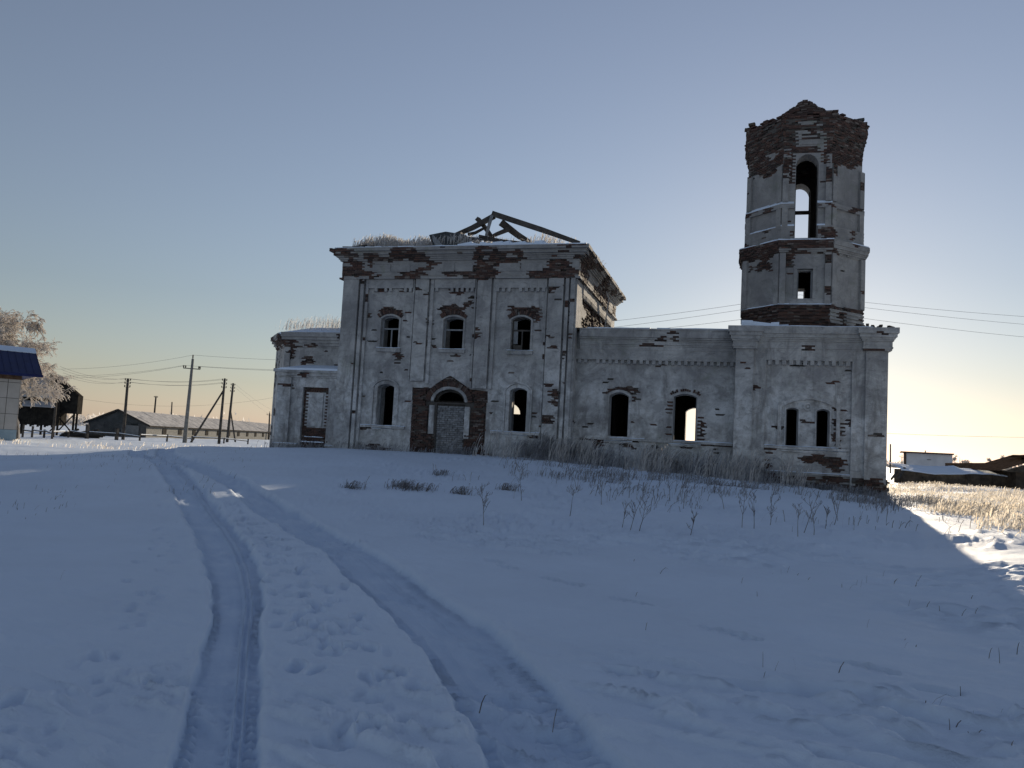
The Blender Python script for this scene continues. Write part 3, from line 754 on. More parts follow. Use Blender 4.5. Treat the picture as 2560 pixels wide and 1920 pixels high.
# ---------------- refectory
RY = 34.95; FR = Fr(0, RY, 1, 0); RYB = 44.1
RW = [(-4.95, .43, 2.2, 3.95, 4.13), (-2.11, .49, 2.17, 4.02, 4.16)]
rh = [seg(c, h, a, b, t) for c, h, a, b, t in RW]
rrects = [(-5.65, -4.3, 3.9, 4.2, .2), (-2.75, -1.45, 2.2, 4.25, .25), (-2.5, -.3, 1.3, 1.9, .1), (-6, -4.2, 1.9, 2.1, .2), (-4, -1, .4, .9, .12)]
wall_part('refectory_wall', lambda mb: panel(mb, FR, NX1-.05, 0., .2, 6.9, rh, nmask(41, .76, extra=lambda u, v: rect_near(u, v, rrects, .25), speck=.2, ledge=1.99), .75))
FRB = Fr(0, RYB, -1, 0)
wall_part('refectory_wall', lambda mb: panel(mb, FRB, 0., -NX1, .2, 6.9, [seg(-c, h, a, b, t) for c, h, a, b, t in [(RW[1][0], .46, 2.05, 3.86, 4.06)]], None, .75))
mb = MB(); fbox(mb, FR, NX1-.04, -.02, 5.56, 6.0, -.15, .1); cpart(mb, 'frieze', PL2)
teeth(FR, -6.9, -.1, 5.55, 25, .14, .16, .14, 9, .02)
rprof = lambda z: .17 if z < 6.13 else .2 if z < 6.2 else .24 if z < 6.36 else .27 if z < 6.44 else .34 if z < 6.52 else .40 if z < 6.83 else .43
cm = MB(); courses(cm, FR, NX1+.25, -.05, 6.0, 6.91, rprof, emask(9, .74), 9, grow=(0, 0), miss=.02); cpart(cm, 'cornice', PL2)
cm = MB(); courses(cm, FRB, 0.1, -NX1-.2, 6.0, 6.91, rprof, emask(10, .7), 10, grow=(0, 0)); cpart(cm, 'cornice', PL2)
mb = MB(); mb.hexa(((NX1, RY-.36, 6.82), (0, RY-.36, 6.82), (0, RYB, 6.82), (NX1, RYB, 6.82), (NX1, RY-.34, 6.93), (0, RY-.34, 6.91), (0, RYB, 6.95), (NX1, RYB, 6.95)), 0); cpart(mb, 'roof', M['dark'])
s = MB(); snow_strip(s, FR, NX1+.2, -.1, 6.915, -.38, .6, .055, 4, .85); cpart(s, 'snow_cap', M['snow'], kind='stuff')
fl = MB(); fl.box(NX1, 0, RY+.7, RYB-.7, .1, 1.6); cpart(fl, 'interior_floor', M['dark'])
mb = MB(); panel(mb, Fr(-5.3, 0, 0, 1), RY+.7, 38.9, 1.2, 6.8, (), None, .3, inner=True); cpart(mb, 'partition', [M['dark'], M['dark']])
window(FR, *RW[0], 'open', 21); surround(FR, *RW[0], .12, .05); hood(FR, RW[0][0], RW[0][1]+.13, RW[0][3]+.08, RW[0][4]+.13, .1, .05, 61)
hood(FR, RW[1][0], RW[1][1]+.12, RW[1][3]+.06, RW[1][4]+.10, .12, .04, 62); window(FR, *RW[1], 'open', 22)
sill(FR, -6.95, -.1, 2.12, .09, .10, 31)
for u0, u1 in ((-5.55, -4.3), (-2.75, -1.4)): sill(FR, u0, u1, 1.98, .08, .06, int(-u0*10))

# ---------------- tower base
TX0, TX1, TY = .0, 5.66, 34.52; FT = Fr(0, TY, 1, 0); TYB = 44.5
TW = [(2.21, .245, 2.16, 3.62, 3.71), (3.39, .255, 2.18, 3.6, 3.70)]
th_ = [seg(c, h, a, b, t) for c, h, a, b, t in TW]
trects = [(1.2, 1.7, 2.15, 2.45, .3), (3.75, 3.95, 2.15, 3.1, .32), (2.6, 3.1, 3.15, 3.28, .28), (1.3, 4.6, 1.2, 1.7, .2), (.0, 5.8, .0, .95, .22), (4.2, 5.8, .0, 1.0, .2)]
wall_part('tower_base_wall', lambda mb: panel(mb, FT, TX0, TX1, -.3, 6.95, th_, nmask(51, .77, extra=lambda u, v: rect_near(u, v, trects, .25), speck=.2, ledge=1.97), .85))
FTE = Fr(TX1, 0, 0, 1); FTW = Fr(TX0, 0, 0, -1); FTB = Fr(0, TYB, -1, 0)
wall_part('tower_base_wall', lambda mb: panel(mb, FTE, TY, TYB, -.3, 6.95, (), None, .8))
wall_part('tower_base_wall', lambda mb: panel(mb, FTW, -TYB, -TY, -.3, 6.95, (), None, .8))
wall_part('tower_base_wall', lambda mb: panel(mb, FTB, -TX1, -TX0, -.3, 6.95, (), None, .8))
low = lambda u, v: np.where(v < 1.0, .17, 0.)
lowr = lambda u, v: np.where(v < 1.05, .3, 0.)
pier(FT, -.08, .64, .3, 6.15, .22, 71, .8, low); pier(FT, 4.93, 5.74, -.2, 6.15, .22, 72, .8, lowr)
for a, b in ((.64, 1.14), (4.44, 4.93)): pier(FT, a, b, .2, 6.05, .11, 73+int(a), .8)
mb = MB(); fbox(mb, FT, 1.14, 4.44, 5.65, 6.05, -.13, .05); cpart(mb, 'frieze', PL2)
teeth(FT, 1.16, 4.42, 5.64, 12, .15, .18, .12, 15, .03)
pier(FTE, TY-.13, TY+.6, -.2, 6.15, .08, 75, .8, lowr)
tprof = lambda z: .14 if z < 6.13 else .17 if z < 6.2 else .15 if z < 6.42 else .2 if z < 6.5 else .24 if z < 6.6 else .3 if z < 6.74 else .36
cm = MB(); courses(cm, FT, .66, 4.92, 6.05, 7.02, tprof, emask(12, .76), 12, grow=(0, 0), miss=.02); cpart(cm, 'cornice', PL2)
G = FT.shift(-.2)
cm = MB(); courses(cm, G, -.06, .62, 6.08, 7.0, tprof, emask(13, .8), 13, back=.3); cpart(cm, 'cornice', PL2)
cm = MB(); courses(cm, G, 4.95, 5.72, 6.08, 6.98, tprof, emask(14, .72), 14, back=.3); cpart(cm, 'cornice', PL2)
cm = MB(); courses(cm, FTE, TY-.1, TYB, 6.05, 6.95, tprof, emask(16, .7), 16, grow=(0, 0)); cpart(cm, 'cornice', PL2)
mb = MB(); mb.hexa(((-.1, TY-.3, 6.9), (5.9, TY-.3, 6.9), (5.9, TYB, 6.9), (-.1, TYB, 6.9), (-.1, TY-.3, 7.0), (5.9, TY-.3, 7.0), (5.9, TYB, 7.2), (-.1, TYB, 7.2))); cpart(mb, 'roof', M['dark'])
# twin window under one hood
for (c, h, a, b, t), sd in zip(TW, (81, 82)):
    surround(FT, c, h, a, b, t, .05, .06); window(FT, c, h, a, b, t, 'open', sd)
mb = MB()
inn = seg(2.84, 1.05, 2.15, 3.72, 4.06, 14); out = seg(2.84, 1.19, 2.15, 3.84, 4.23, 14); ring(mb, FT, outline(inn), outline(out), .10, .05); cpart(mb, 'window_hood', PL2)
mb = MB()
for k in range(20):
    a, b = 2*math.pi*k/20, 2*math.pi*(k+1)/20; q = [(2.8+r*math.cos(x), 3.77+r*math.sin(x)) for r, x in ((.10, a), (.17, a), (.17, b), (.10, b))]
    mb.prism([FT.P(u, v, -.06) for u, v in q], (0, .09, 0))
mb.prism([FT.P(2.8+.05*math.cos(2*math.pi*k/12), 3.77+.05*math.sin(2*math.pi*k/12), -.04) for k in range(12)], (0, .07, 0)); cpart(mb, 'rosette', PL2)
sill(FT, 1.15, 4.42, 2.12, .10, .12, 83); sill(FT, 1.8, 4.3, 1.99, .09, .07, 84)
sill(FT, .66, 4.9, 1.08, .06, .1, 85); sill(FT.shift(-.13), 4.9, 5.76, 1.1, .06, .06, 86); sill(FT.shift(-.13), -.1, .66, 1.05, .06, .05, 87)
# battered foot of the right corner
mb = MB(); courses(mb, FT, 4.5, 5.64, -.3, 1.0, lambda z: .19+.05*math.sin(z*23), lambda u, v: True, 17, grow=(0, 1), miss=.12, jit=.09, back=.2)
mb = MB(); courses(mb, FT, 1.2, 4.5, -.1, .95, lambda z: .05+.02*math.sin(z*31), emask(18, .40), 18, grow=(0, 0), miss=.1, jit=.06, back=.1); cpart(mb, 'plinth', PL2)
s = MB(); snow_strip(s, FT, .7, 5.9, 7.02, -.3, .6, .05, 24, .6); snow_strip(s, FT, .1, 1.6, 7.03, -.2, 1.8, .3, 25, 1.1, .1); cpart(s, 'snow_cap', M['snow'], kind='stuff')
mb = MB(); rr = random.Random(9)
for k in range(16):
    x = 4.9+rr.random()*.9; y = TY+.1+rr.random()*1.2; mb.bar((x, y, 7.0+rr.random()*.2), (x+rr.uniform(-.2, .25), y+.2, 7.05+rr.random()*.25), .12, .08)
cpart(mb, 'rubble', M['earth'])

# ---------------- octagonal tower
OC = (2.74, 39.5)
def oct_frames(a):
    out = []
    for k in range(8):
        t = -math.pi/2+k*math.pi/4; nx, ny = math.cos(t), math.sin(t); u = (-ny, nx); L = 2*a*math.tan(math.pi/8)
        out.append((Fr(OC[0]+nx*a-u[0]*L/2, OC[1]+ny*a-u[1]*L/2, *u), L))
    return out
Z = lambda z: 1.6+(z-1.6)*1.045
A1, A2 = 2.56, 2.47
def oct_tier(name, a, v0, v1, hole_fn, seed, thr, thick, extra=None):
    for k, (F, L) in enumerate(oct_frames(a)):
        mb = MB(); h = hole_fn(k, L); msk = nmask(seed+k, thr, extra=(lambda u, v, k=k: extra(k, u, v)) if extra else None, speck=.24) if k in (0, 1, 2, 6, 7) else None
        panel(mb, F, 0, L, v0, v1, h, msk, thick); cpart(mb, name, PL2)
w1 = lambda k, L: [[(L/2-.33, Z(8.39)), (L/2+.33, Z(8.39)), (L/2+.33, Z(9.66)), (L/2-.33, Z(9.66))]] if k in (0, 4) else []
x1 = lambda k, u, v: (np.where((v > Z(9.6)) & (u > (.2 if k == 7 else 9)), .28, 0.) if k == 7 else np.where((v > 9.7) & (u < .35+(v-9.7)*.4), .3, 0.) if k == 0 else np.zeros(np.shape(u)))
oct_tier('tower_lower_wall', A1, Z(8.1), Z(10.45), w1, 101, .78, .8, x1)
bw = lambda k, L: [arch(L/2, .48, Z(11.02), Z(14.15), Z(14.68), 12)] if k % 2 == 0 else []
def x2(k, u, v):
    e = np.where(v > Z(14.25), .25, 0.)
    if k == 0: e = e+np.where((v > Z(13.4)) & (np.abs(u-1.02) < .85), .3, 0.)
    if k in (7, 6): e = e+np.where(v > Z(13.9), .12, 0.)
    if k == 0: e = e+np.where((v < Z(13.2)) & (v > Z(12.4)) & (u < .55), .14, 0.)
    return e
oct_tier('tower_upper_wall', A2, Z(10.9), Z(14.95), bw, 121, .74, .85, x2)
def oct_courses(name, a, v0, v1, prof, expf, seed, back=.3, miss=.05, jit=.05):
    cm = MB()
    for k, (F, L) in enumerate(oct_frames(a)):
        g = math.tan(math.pi/8)
        courses(cm, F, 0, L, v0, v1, prof, (lambda u, v, k=k: expf(k, u, v)), seed+k, back, miss, jit, grow=(g, g))
    if cm.f: cpart(cm, name, PL2)
# belt of bare brick under the lower tier, its plaster left on the right
def xb(k, u, v):
    if k in (1, 2): return not (v < Z(7.95) and v > Z(7.35) and float(fbm(np.array([u*1.5]), np.array([v*2.]), 66, 3)[0]) < .56)
    return True
oct_courses('tower_belt', A1, 7.0, Z(8.12), lambda z: .07-.03*math.sin(z*40)+(.05 if z > Z(8.03) else 0), xb, 141)
xc = lambda k, u, v: (k in (0, 6, 7, 5) and v > Z(10.48)) or (k in (6, 7) and v > Z(10.2)) or float(fbm(np.array([u*1.5+k]), np.array([v*3.]), 67, 3)[0]) > .66
p1 = lambda z: .06 if z < Z(10.38) else .12 if z < Z(10.45) else .17 if z < Z(10.52) else .23 if z < Z(10.62) else .28
oct_courses('tower_cornice', A1, Z(10.3), Z(10.86), p1, xc, 151)
xd = lambda k, u, v: float(fbm(np.array([u*1.5+k*3]), np.array([v*3.]), 68, 3)[0]) > .62
def holes_skip(k, u, L=2.05): return k % 2 == 0 and abs(u-L/2) < .52
def belt2(z0, z1, proud, seed):
    for k, (F, L) in enumerate(oct_frames(A2)):
        g = math.tan(math.pi/8); segs = [(0, L/2-.5), (L/2+.5, L)] if k % 2 == 0 else [(0, L)]
        for a, b in segs: cm = MB(); courses(cm, F, a, b, z0, z1, lambda z: proud, lambda u, v: xd(k, u, v), seed+k, .1, .04, .03, grow=(g if a == 0 else 0, g if b == L else 0)); cpart(cm, 'tower_belt', PL2)
belt2(Z(10.86), Z(11.52), .12, 161); belt2(Z(12.3), Z(12.5), .13, 171); belt2(Z(12.5), Z(12.58), .06, 181)
s = MB()
for k, (F, L) in enumerate(oct_frames(A2)):
    if k in (0, 7, 6):
        segs = [(0, L/2-.5), (L/2+.5, L)] if k == 0 else [(0, L)]
        for a, b in segs: snow_strip(s, F, a-.05, b+.05, Z(12.5), -.12, 0, .1, 30+k, .8 if k != 7 else 1.2, .06); snow_strip(s, F, a-.05, b, Z(11.52), -.11, 0, .08, 33+k, .8, .03)
for k, (F, L) in enumerate(oct_frames(A1)):
    if k in (0, 7, 6, 1):
        snow_strip(s, F, -.1, L+.1, Z(10.86), -.27, .1, .07, 40+k, .95 if k != 1 else .3, .06); snow_strip(s, F, -.05, L+.05, Z(8.12), -.1, 0, .06, 44+k, .85 if k != 1 else .2)
        if k in (7, 0): snow_strip(s, F, -.1, L*.7 if k == 0 else L, 7.28, -.5, 0, .16, 50+k, .5 if k == 0 else 1.2, .12)
cpart(s, 'snow_cap', M['snow'], kind='stuff')
# corner strips of both tiers
for a_, v0, v1, sd in ((A1, Z(8.15), Z(10.32), 191), (A2, Z(11.52), Z(12.3), 201), (A2, Z(12.58), Z(14.2), 211)):
    for k, (F, L) in enumerate(oct_frames(a_)):
        if k in (0, 1, 2, 6, 7):
            for u0, u1 in ((-.012, .24), (L-.24, L+.012)):
                if sd == 211 and k in (6,): continue
                pier(F, u0, u1, v0, v1, .12, sd+k, .72, extra=(lambda u, v: np.where(v > 13.9, .2, 0.)))
for k, (F, L) in enumerate(oct_frames(A1)):
    if k == 0:
        mb = MB(); q = [(L/2-.33, Z(8.39)), (L/2-.33, Z(9.66)), (L/2+.33, Z(9.66)), (L/2+.33, Z(8.39))]; o = [(L/2-.47, Z(8.39)), (L/2-.47, Z(9.8)), (L/2+.47, Z(9.8)), (L/2+.47, Z(8.39))]
        ring(mb, F, q, o, .03, .1); cpart(mb, 'window_surround', PL2)
        mb = MB(); q2 = [(L/2-.26, Z(8.39)), (L/2-.26, Z(9.59)), (L/2+.26, Z(9.59)), (L/2+.26, Z(8.39))]; ring(mb, F, q2, q, -.15, .25); cpart(mb, 'window', M['frame'])
mb = MB()
mb.prism([(OC[0]+1.9*math.cos(math.pi/8+k*math.pi/4), OC[1]+1.9*math.sin(math.pi/8+k*math.pi/4), Z(10.9)) for k in range(8)], (0, 0, -.3)); cpart(mb, 'tower_floor', M['dark']); mb = MB()
mb.prism([(OC[0]+2.3*math.cos(math.pi/8+k*math.pi/4), OC[1]+2.3*math.sin(math.pi/8+k*math.pi/4), 16.3) for k in range(8)], (0, 0, .3)); cpart(mb, 'tower_ceiling', M['dark'])
mb = MB(); mb.bar((2.0, 41.5, Z(13.38)), (3.6, 41.5, Z(13.38)), .14, .16); cpart(mb, 'bell_beam', M['wood'])
# broken crown: flaring cornice courses, then the stump of the brick dome
pc = lambda z: .03 if z < 15.7 else .06+.05*(z > 15.95)+.05*(z > 16.15)+.06*(z > 16.4)
xk = lambda k, u, v: not (k == 0 and .5 < u < 1.75 and float(fbm(np.array([u*1.1]), np.array([v*6.]), 70, 3)[0]) > .56)
oct_courses('tower_crown', A2, Z(14.72), 16.85, pc, xk, 221, .6, .07, .07)
rr = random.Random(12); z = 16.85
while z < 17.1:
    for k, (F, L) in enumerate(oct_frames(A2)):
        x = -.1
        while x < L+.1:
            if rr.random() < (.9 if z < 16.95 else .55): fbox(BRK, F, x+.004, x+.255, z+.003, z+CH-.004, -.2+rr.uniform(-.02, .09), .55, 0, rr.random()+.001)
            x += BL
    z += CH
zt = 18.76; z0 = 16.9; z = z0; r = 0
while z < zt:
    t = (z-z0)/(zt-z0); rad = float(np.interp(z, (16.9, 17.15, 17.45, 17.8, 18.3, 18.6, 18.78), (2.4, 2.0, 1.66, 1.28, .68, .32, .1)))
    n = max(4, int(2*math.pi*rad/.255))
    for k in range(n):
        a = 2*math.pi*(k+.5*(r % 2))/n; q = max(rad+rr.uniform(-.10, .05), .05)
        e = (OC[0]+q*math.cos(a), OC[1]+q*math.sin(a)); i = (OC[0]+max(q-.5, 0)*math.cos(a), OC[1]+max(q-.5, 0)*math.sin(a))
        if rr.random() < .94:
            BRK.bar((*e, z+CH/2), (*i, z+CH/2), .245, .068)
            for _ in range(6): BRK.t[-1-_] = rr.random()*.7+.001
    z += CH; r += 1
core = MB(); m = 20
for k in range(m):
    a, b = 2*math.pi*k/m, 2*math.pi*(k+1)/m
    for ra, rb_, za, zb in ((2.35, 1.3, z0-.3, z0+.65), (1.3, .0, z0+.65, zt-.25)):
        core.poly([(OC[0]+ra*math.cos(a), OC[1]+ra*math.sin(a), za), (OC[0]+ra*math.cos(b), OC[1]+ra*math.sin(b), za), (OC[0]+rb_*math.cos(b), OC[1]+rb_*math.sin(b), zb), (OC[0]+rb_*math.cos(a), OC[1]+rb_*math.sin(a), zb)])
cpart(core, 'tower_crown', M['earth'])
for x, y, w in ((.35, 38.6, .5), (4.98, 38.7, .6)):
    mb = MB()
    for k in range(9):
        xx = x+rr.uniform(-w/2, w/2); yy = y+rr.uniform(-.3, .3); zz = 17.05+rr.random()*.28
        mb.bar((xx-.14, yy, zz), (xx+.14, yy+rr.uniform(-.1, .1), zz+rr.uniform(-.05, .05)), .2, .12)
    cpart(mb, 'fallen_masonry', M['sheet'] if x > 2 else M['earth'])

# ---------------- apse and its side room
AY = 36.3; av = [(-18.25, AY), (-22.5, AY), (-24.2, 38.3), (-24.2, 41.6), (-22.4, 43.6), (-18.25, 43.6)]
arects = [(-22, -18.5, 4.7, 5.9, .14)]
for i in range(5):
    (xa, ya), (xb_, yb) = av[i+1], av[i]; L = math.hypot(xb_-xa, yb-ya); F = Fr(xa, ya, xb_-xa, yb-ya)
    mb = MB(); panel(mb, F, 0, L, 0, 6.1, (), nmask(231+i, .62 if i == 0 else .75, speck=.3), .7); cpart(mb, 'apse_wall', PL2)
    cm = MB(); ap = lambda z: .05 if z < 6.1 else .12 if z < 6.22 else .2 if z < 6.36 else .3 if z < 6.5 else .38
    g = .4 if i else .2; courses(cm, F, 0, L, 6.0, 6.74, ap, emask(25+i, .50), 25+i, grow=(g, g if i else 0), miss=.06); cpart(cm, 'cornice', PL2)
    if i < 2: pier(F, .02, .34, .5, 6.0, .06, 241+i, .7)
mb = MB(); cx, cy = -20.6, 40.
for i in range(6):
    a, b = av[i], av[(i+1) % 6]; e = lambda p: (cx+(p[0]-cx)*1.09, cy+(p[1]-cy)*1.09, 6.72); mid = lambda p: (cx+(p[0]-cx)*.6, cy+(p[1]-cy)*.6, 7.25)
    mb.poly([e(b), e(a), mid(a), mid(b)]); mb.poly([mid(b), mid(a), (cx, cy, 7.6)])
    mb.poly([e(a), e(b), (e(b)[0], e(b)[1], 6.62), (e(a)[0], e(a)[1], 6.62)])
cpart(mb, 'roof_snow', M['snow'])
VY = 34.62; FV = Fr(0, VY, 1, 0); VX0 = -21.62
niche = [(-20.3, .9), (-18.92, .9), (-18.92, 3.86), (-20.3, 3.86)]
nmsk = nmask(251, .77, extra=lambda u, v: rect_near(u, v, [(-21.6, -18.3, 4.2, 4.4, .15), (-18.9, -18.4, 3.8, 4.2, .3), (-21.4, -20.95, 3.7, 4.0, .35), (-20.45, -20.1, .9, 1.7, .3)], .2), speck=.3)
wall_part('side_room_wall', lambda mb: panel(mb, FV, VX0, -18.25, .3, 4.35, [niche], nmsk, .14))
nb = MB(); G = FV.shift(.13); fx = [(-19.93, 1.98), (-19.22, 1.98), (-19.22, 3.6), (-19.93, 3.6)]
panel(nb, G, -20.3, -18.92, .9, 3.86, [fx], lambda u, v: np.ones(len(u), int), .1, top=False); cpart(nb, 'blind_niche', PL2)
nb = MB(); fbox(nb, G, *[-19.925, -19.225], 1.985, 3.595, -.05, .08); cpart(nb, 'niche_panel', PL2)
s = MB(); snow_strip(s, G, -20.1, -19.1, 1.45, -.1, 0, .04, 71, .7); snow_strip(s, FV, -20.2, -19.0, 1.2, -.06, 0, .05, 72, .8); cpart(s, 'snow_cap', M['snow'], kind='stuff')
FVW = Fr(VX0, 0, 0, -1); wall_part('side_room_wall', lambda mb: panel(mb, FVW, -AY-.3, -VY, .3, 4.35, (), None, .3))
pier(FV, -21.66, -20.92, .5, 4.3, .12, 261, .74, lambda u, v: np.where((v > 3.65) & (v < 4.0), .3, 0.)); pier(FV, -18.75, -18.3, .5, 4.3, .08, 262, .74)
cm = MB(); courses(cm, FV, VX0, -18.3, 4.32, 4.72, lambda z: .08 if z < 4.42 else .16 if z < 4.55 else .24, emask(33, .48), 33, grow=(1, 0), miss=.07); cpart(cm, 'cornice', PL2)
mb = MB(); mb.hexa(((-21.7, VY-.27, 4.66), (-18.2, VY-.27, 4.66), (-18.2, AY, 4.9), (-21.7, AY, 4.9), (-21.45, VY-.26, 4.76), (-18.2, VY-.26, 4.76), (-18.2, AY, 5.1), (-21.2, AY, 5.1))); cpart(mb, 'roof_snow', M['snow'])
sill(FV, VX0-.1, -20.4, 1.08, .07, .15, 91); sill(FV, -18.9, -18.2, 1.08, .07, .15, 92)

# ---------------- collapsed roof timbers, loose sheets
def timber(p0, p1, w, h, name='rafter', mt='wood'):
    p0 = Vector(p0); p1 = Vector(p1); m = p0.lerp(p1, RB.uniform(.4, .6))+Vector((RB.uniform(-.05, .05), RB.uniform(-.05, .05), RB.uniform(-.09, .03))); k = RB.uniform(.8, .95); mb = MB(); mb.bar(p0, m, w, h, 0, Vector((0, 0, 1)), w*k, h*k); mb.bar(m, p1, w*k, h*k, 0, Vector((0, 0, 1)), w*.75, h*.7); return cpart(mb, name, M[mt])
timber((-11.66, 36.3, 12.72), (-7.0, 34.6, 10.75), .2, .26); timber((-11.6, 36.35, 12.62), (-13.65, 35.6, 11.35), .18, .26)
timber((-12.5, 36.5, 12.55), (-11.6, 36.2, 11.5), .26, .2); timber((-11.68, 36.2, 12.6), (-11.9, 36.0, 11.1), .13, .15, 'roof_post', 'frame')
timber((-11.3, 36.5, 12.35), (-9.9, 37.2, 11.45), .24, .3); timber((-10.85, 36.5, 12.0), (-11.9, 36.3, 11.45), .14, .2); timber((-12.9, 36.4, 11.75), (-12.1, 36.3, 12.0), .12, .14)
timber((-13.0, 35.1, 11.25), (-11.0, 35.2, 11.1), .2, .12, 'fallen_plank'); timber((-11.9, 35.1, 11.3), (-9.2, 35.4, 10.95), .18, .1, 'fallen_plank'); timber((-11.3, 34.9, 11.05), (-8.6, 35.0, 10.75), .12, .1, 'fallen_plank')
timber((-18.5, 34.3, 10.62), (-17.4, 34.6, 10.8), .3, .1, 'fallen_plank')
mb = MB(); k = [(-14.35, 34.9, 11.35), (-13.9, 34.5, 10.62), (-12.9, 34.3, 10.56), (-11.9, 34.6, 10.75), (-12.6, 35.0, 11.35), (-13.6, 35.1, 11.55)]
mb.prism(k, (.03, .08, .02)); cpart(mb, 'roof_sheet', M['sheet'])
mb = MB(); mb.prism([(-14.0, 34.4, 11.25), (-13.75, 34.3, 10.7), (-13.3, 34.28, 10.58), (-13.9, 34.35, 10.9)], (.02, .06, 0)); cpart(mb, 'roof_sheet', M['frame'])
s = MB(); snow_strip(s, FN, NX0-.4, NX1+.5, 10.5, -.6, .4, .07, 77, 1.0); snow_strip(s, FN, -12.6, -8.4, 10.52, -.3, 1.2, .32, 78, .95); snow_strip(s, FE, NY0, NY1, 10.5, -.5, .4, .06, 79, .8); cpart(s, 'snow_cap', M['snow'], kind='stuff')
mb = MB(); mb.tube([(NX1+.1, 41.6, 10.2), (NX1+.35, 41.6, 9.6), (NX1+.2, 41.6, 7.9)], [.03]*3, 5); cpart(mb, 'drain_pipe', M['white'])
cpart(BRK, 'exposed_brickwork', M['brick'], kind='stuff')
# ================================================================== the village left of the church
def local(root):
    def part(mb, name, mats, parent=None, smooth=False, label=None, kind=None):
        o = mb.build(name, mats, parent or root, smooth)
        if label: o['label'] = label
        if kind: o['kind'] = kind
        return o
    return part
# blue-roofed house: local x along its front to the right, y back
h = empty('panel_house', (-46.75, 43.1, gh(-46.75, 43.1)), math.radians(54)); tag(h, 'house corner with cream square wall panels and a dark blue metal roof', 'house')
part = local(h)
mb = MB(); mb.box(-9, 0, 0, 8, .55, 4.6); part(mb, 'wall', M['grout'])
mb = MB(); mb.box(-9, .04, -.05, 8.05, -.4, .78); part(mb, 'plinth', M['plinth'])
tw, tz = .72, 1.06
pme = None
for i in range(12):
    for j in range(4):
        mb = MB(); x1 = -i*tw*1.0-.012; zz0 = .80+j*tz; zz1 = min(zz0+tz-.03, 4.25)
        if zz1-zz0 < .2: continue
        mb.box(x1-tw+.03, x1, -.045, -.002, zz0, zz1); part(mb, 'wall_panel', M['tile'])
for j in range(4):
    for i in range(9):
        mb = MB(); zz0 = .80+j*tz; zz1 = min(zz0+tz-.03, 4.25)
        if zz1-zz0 < .2: continue
        mb.box(.002, .045, i*.86+.02, i*.86+.84, zz0, zz1); part(mb, 'wall_panel', M['tile'])
for k in range(4):
    mb = MB(); mb.box(-9, .05, -.07, -.002, 4.17+k*.105, 4.265+k*.105); part(mb, 'eave_board', M['woodwarm'])
mb = MB()
for k in range(24):
    x = -9.2+k*.432; mb.hexa(((x, -.62, 4.5), (x+.424, -.62, 4.5), (x+.424, 4.0, 6.55), (x, 4.0, 6.55), (x, -.66, 4.56), (x+.424, -.66, 4.56), (x+.424, 4.0, 6.62), (x, 4.0, 6.62)))
    mb.hexa(((x+.38, -.66, 4.56), (x+.43, -.66, 4.56), (x+.43, 4.0, 6.62), (x+.38, 4.0, 6.62), (x+.39, -.66, 4.60), (x+.42, -.66, 4.60), (x+.42, 4.0, 6.66), (x+.39, 4.0, 6.66)))
mb.hexa(((-9.2, 4.0, 6.55), (1.17, 4.0, 6.55), (1.17, 8.6, 4.5), (-9.2, 8.6, 4.5), (-9.2, 4.0, 6.62), (1.17, 4.0, 6.62), (1.17, 8.62, 4.56), (-9.2, 8.62, 4.56)))
part(mb, 'roof', M['blue'])
mb = MB(); mb.box(-9.2, 1.2, -.69, -.63, 4.42, 4.60); part(mb, 'gutter', M['blue'])
mb = MB(); mb.poly([(1.1, -.1, 4.6), (1.1, 8.1, 4.6), (1.1, 4, 6.5)]); mb.box(-9, 1.1, 0, 8, 4.55, 4.62); part(mb, 'gable', M['blue'])
mb = MB(); mb.hexa(((-9.2, 3.2, 6.28), (1.17, 3.2, 6.28), (1.17, 4.1, 6.66), (-9.2, 4.1, 6.66), (-9.2, 3.2, 6.33), (1.17, 3.2, 6.33), (1.17, 4.1, 6.72), (-9.2, 4.1, 6.72))); part(mb, 'roof_snow', M['snow'])

# dark timber granary on legs
g = empty('timber_granary', (-74.2, 71.4, gh(-74.2, 71.4)), math.radians(34)); tag(g, 'tall dark timber granary on stilts with a frosty sloping roof', 'granary')
part = local(g)
for k in range(26):
    mb = MB(); x = -3.9+k*.23; mb.box(x, x+.222, -1.52, -1.46, .95+.12*math.sin(k*2.1), 4.25); part(mb, 'plank', M['granary'])
mb = MB(); mb.box(-3.9, 2.0, -1.45, 3.0, 1.1, 4.25); part(mb, 'wall', M['granary'])
mb = MB(); mb.hexa(((-4.1, -1.9, 4.05), (2.1, -1.9, 4.05), (1.0, 1.2, 6.5), (-4.1, 1.2, 6.5), (-4.1, -1.9, 4.13), (2.1, -1.9, 4.13), (1.0, 1.2, 6.58), (-4.1, 1.2, 6.58))); part(mb, 'roof', M['slate'])
mb = MB(); mb.box(2.0, 3.7, -.9, 2.0, 2.5, 4.5); mb.hexa(((.6, -.9, 4.5), (3.75, -.9, 4.5), (3.75, 2.0, 4.5), (.6, 2.0, 4.5), (.6, -.2, 6.7), (1.1, -.2, 6.7), (1.1, 2.0, 6.7), (.6, 2.0, 6.7))); part(mb, 'hoist_bay', M['granary'])
for k in range(11):
    mb = MB(); t = k/11; mb.bar((1.15+t*2.6, -.95, 6.62-t*2.1), (1.35+t*2.6, -.95, 6.44-t*2.1), .1, .2); part(mb, 'shingle', M['granary'])
mb = MB(); mb.hexa(((-1.3, -2.6, 3.0), (1.9, -2.6, 3.0), (1.7, -1.5, 3.6), (-1.5, -1.5, 3.6), (-1.3, -2.6, 3.07), (1.9, -2.6, 3.07), (1.7, -1.5, 3.67), (-1.5, -1.5, 3.67))); part(mb, 'awning', M['slate'])
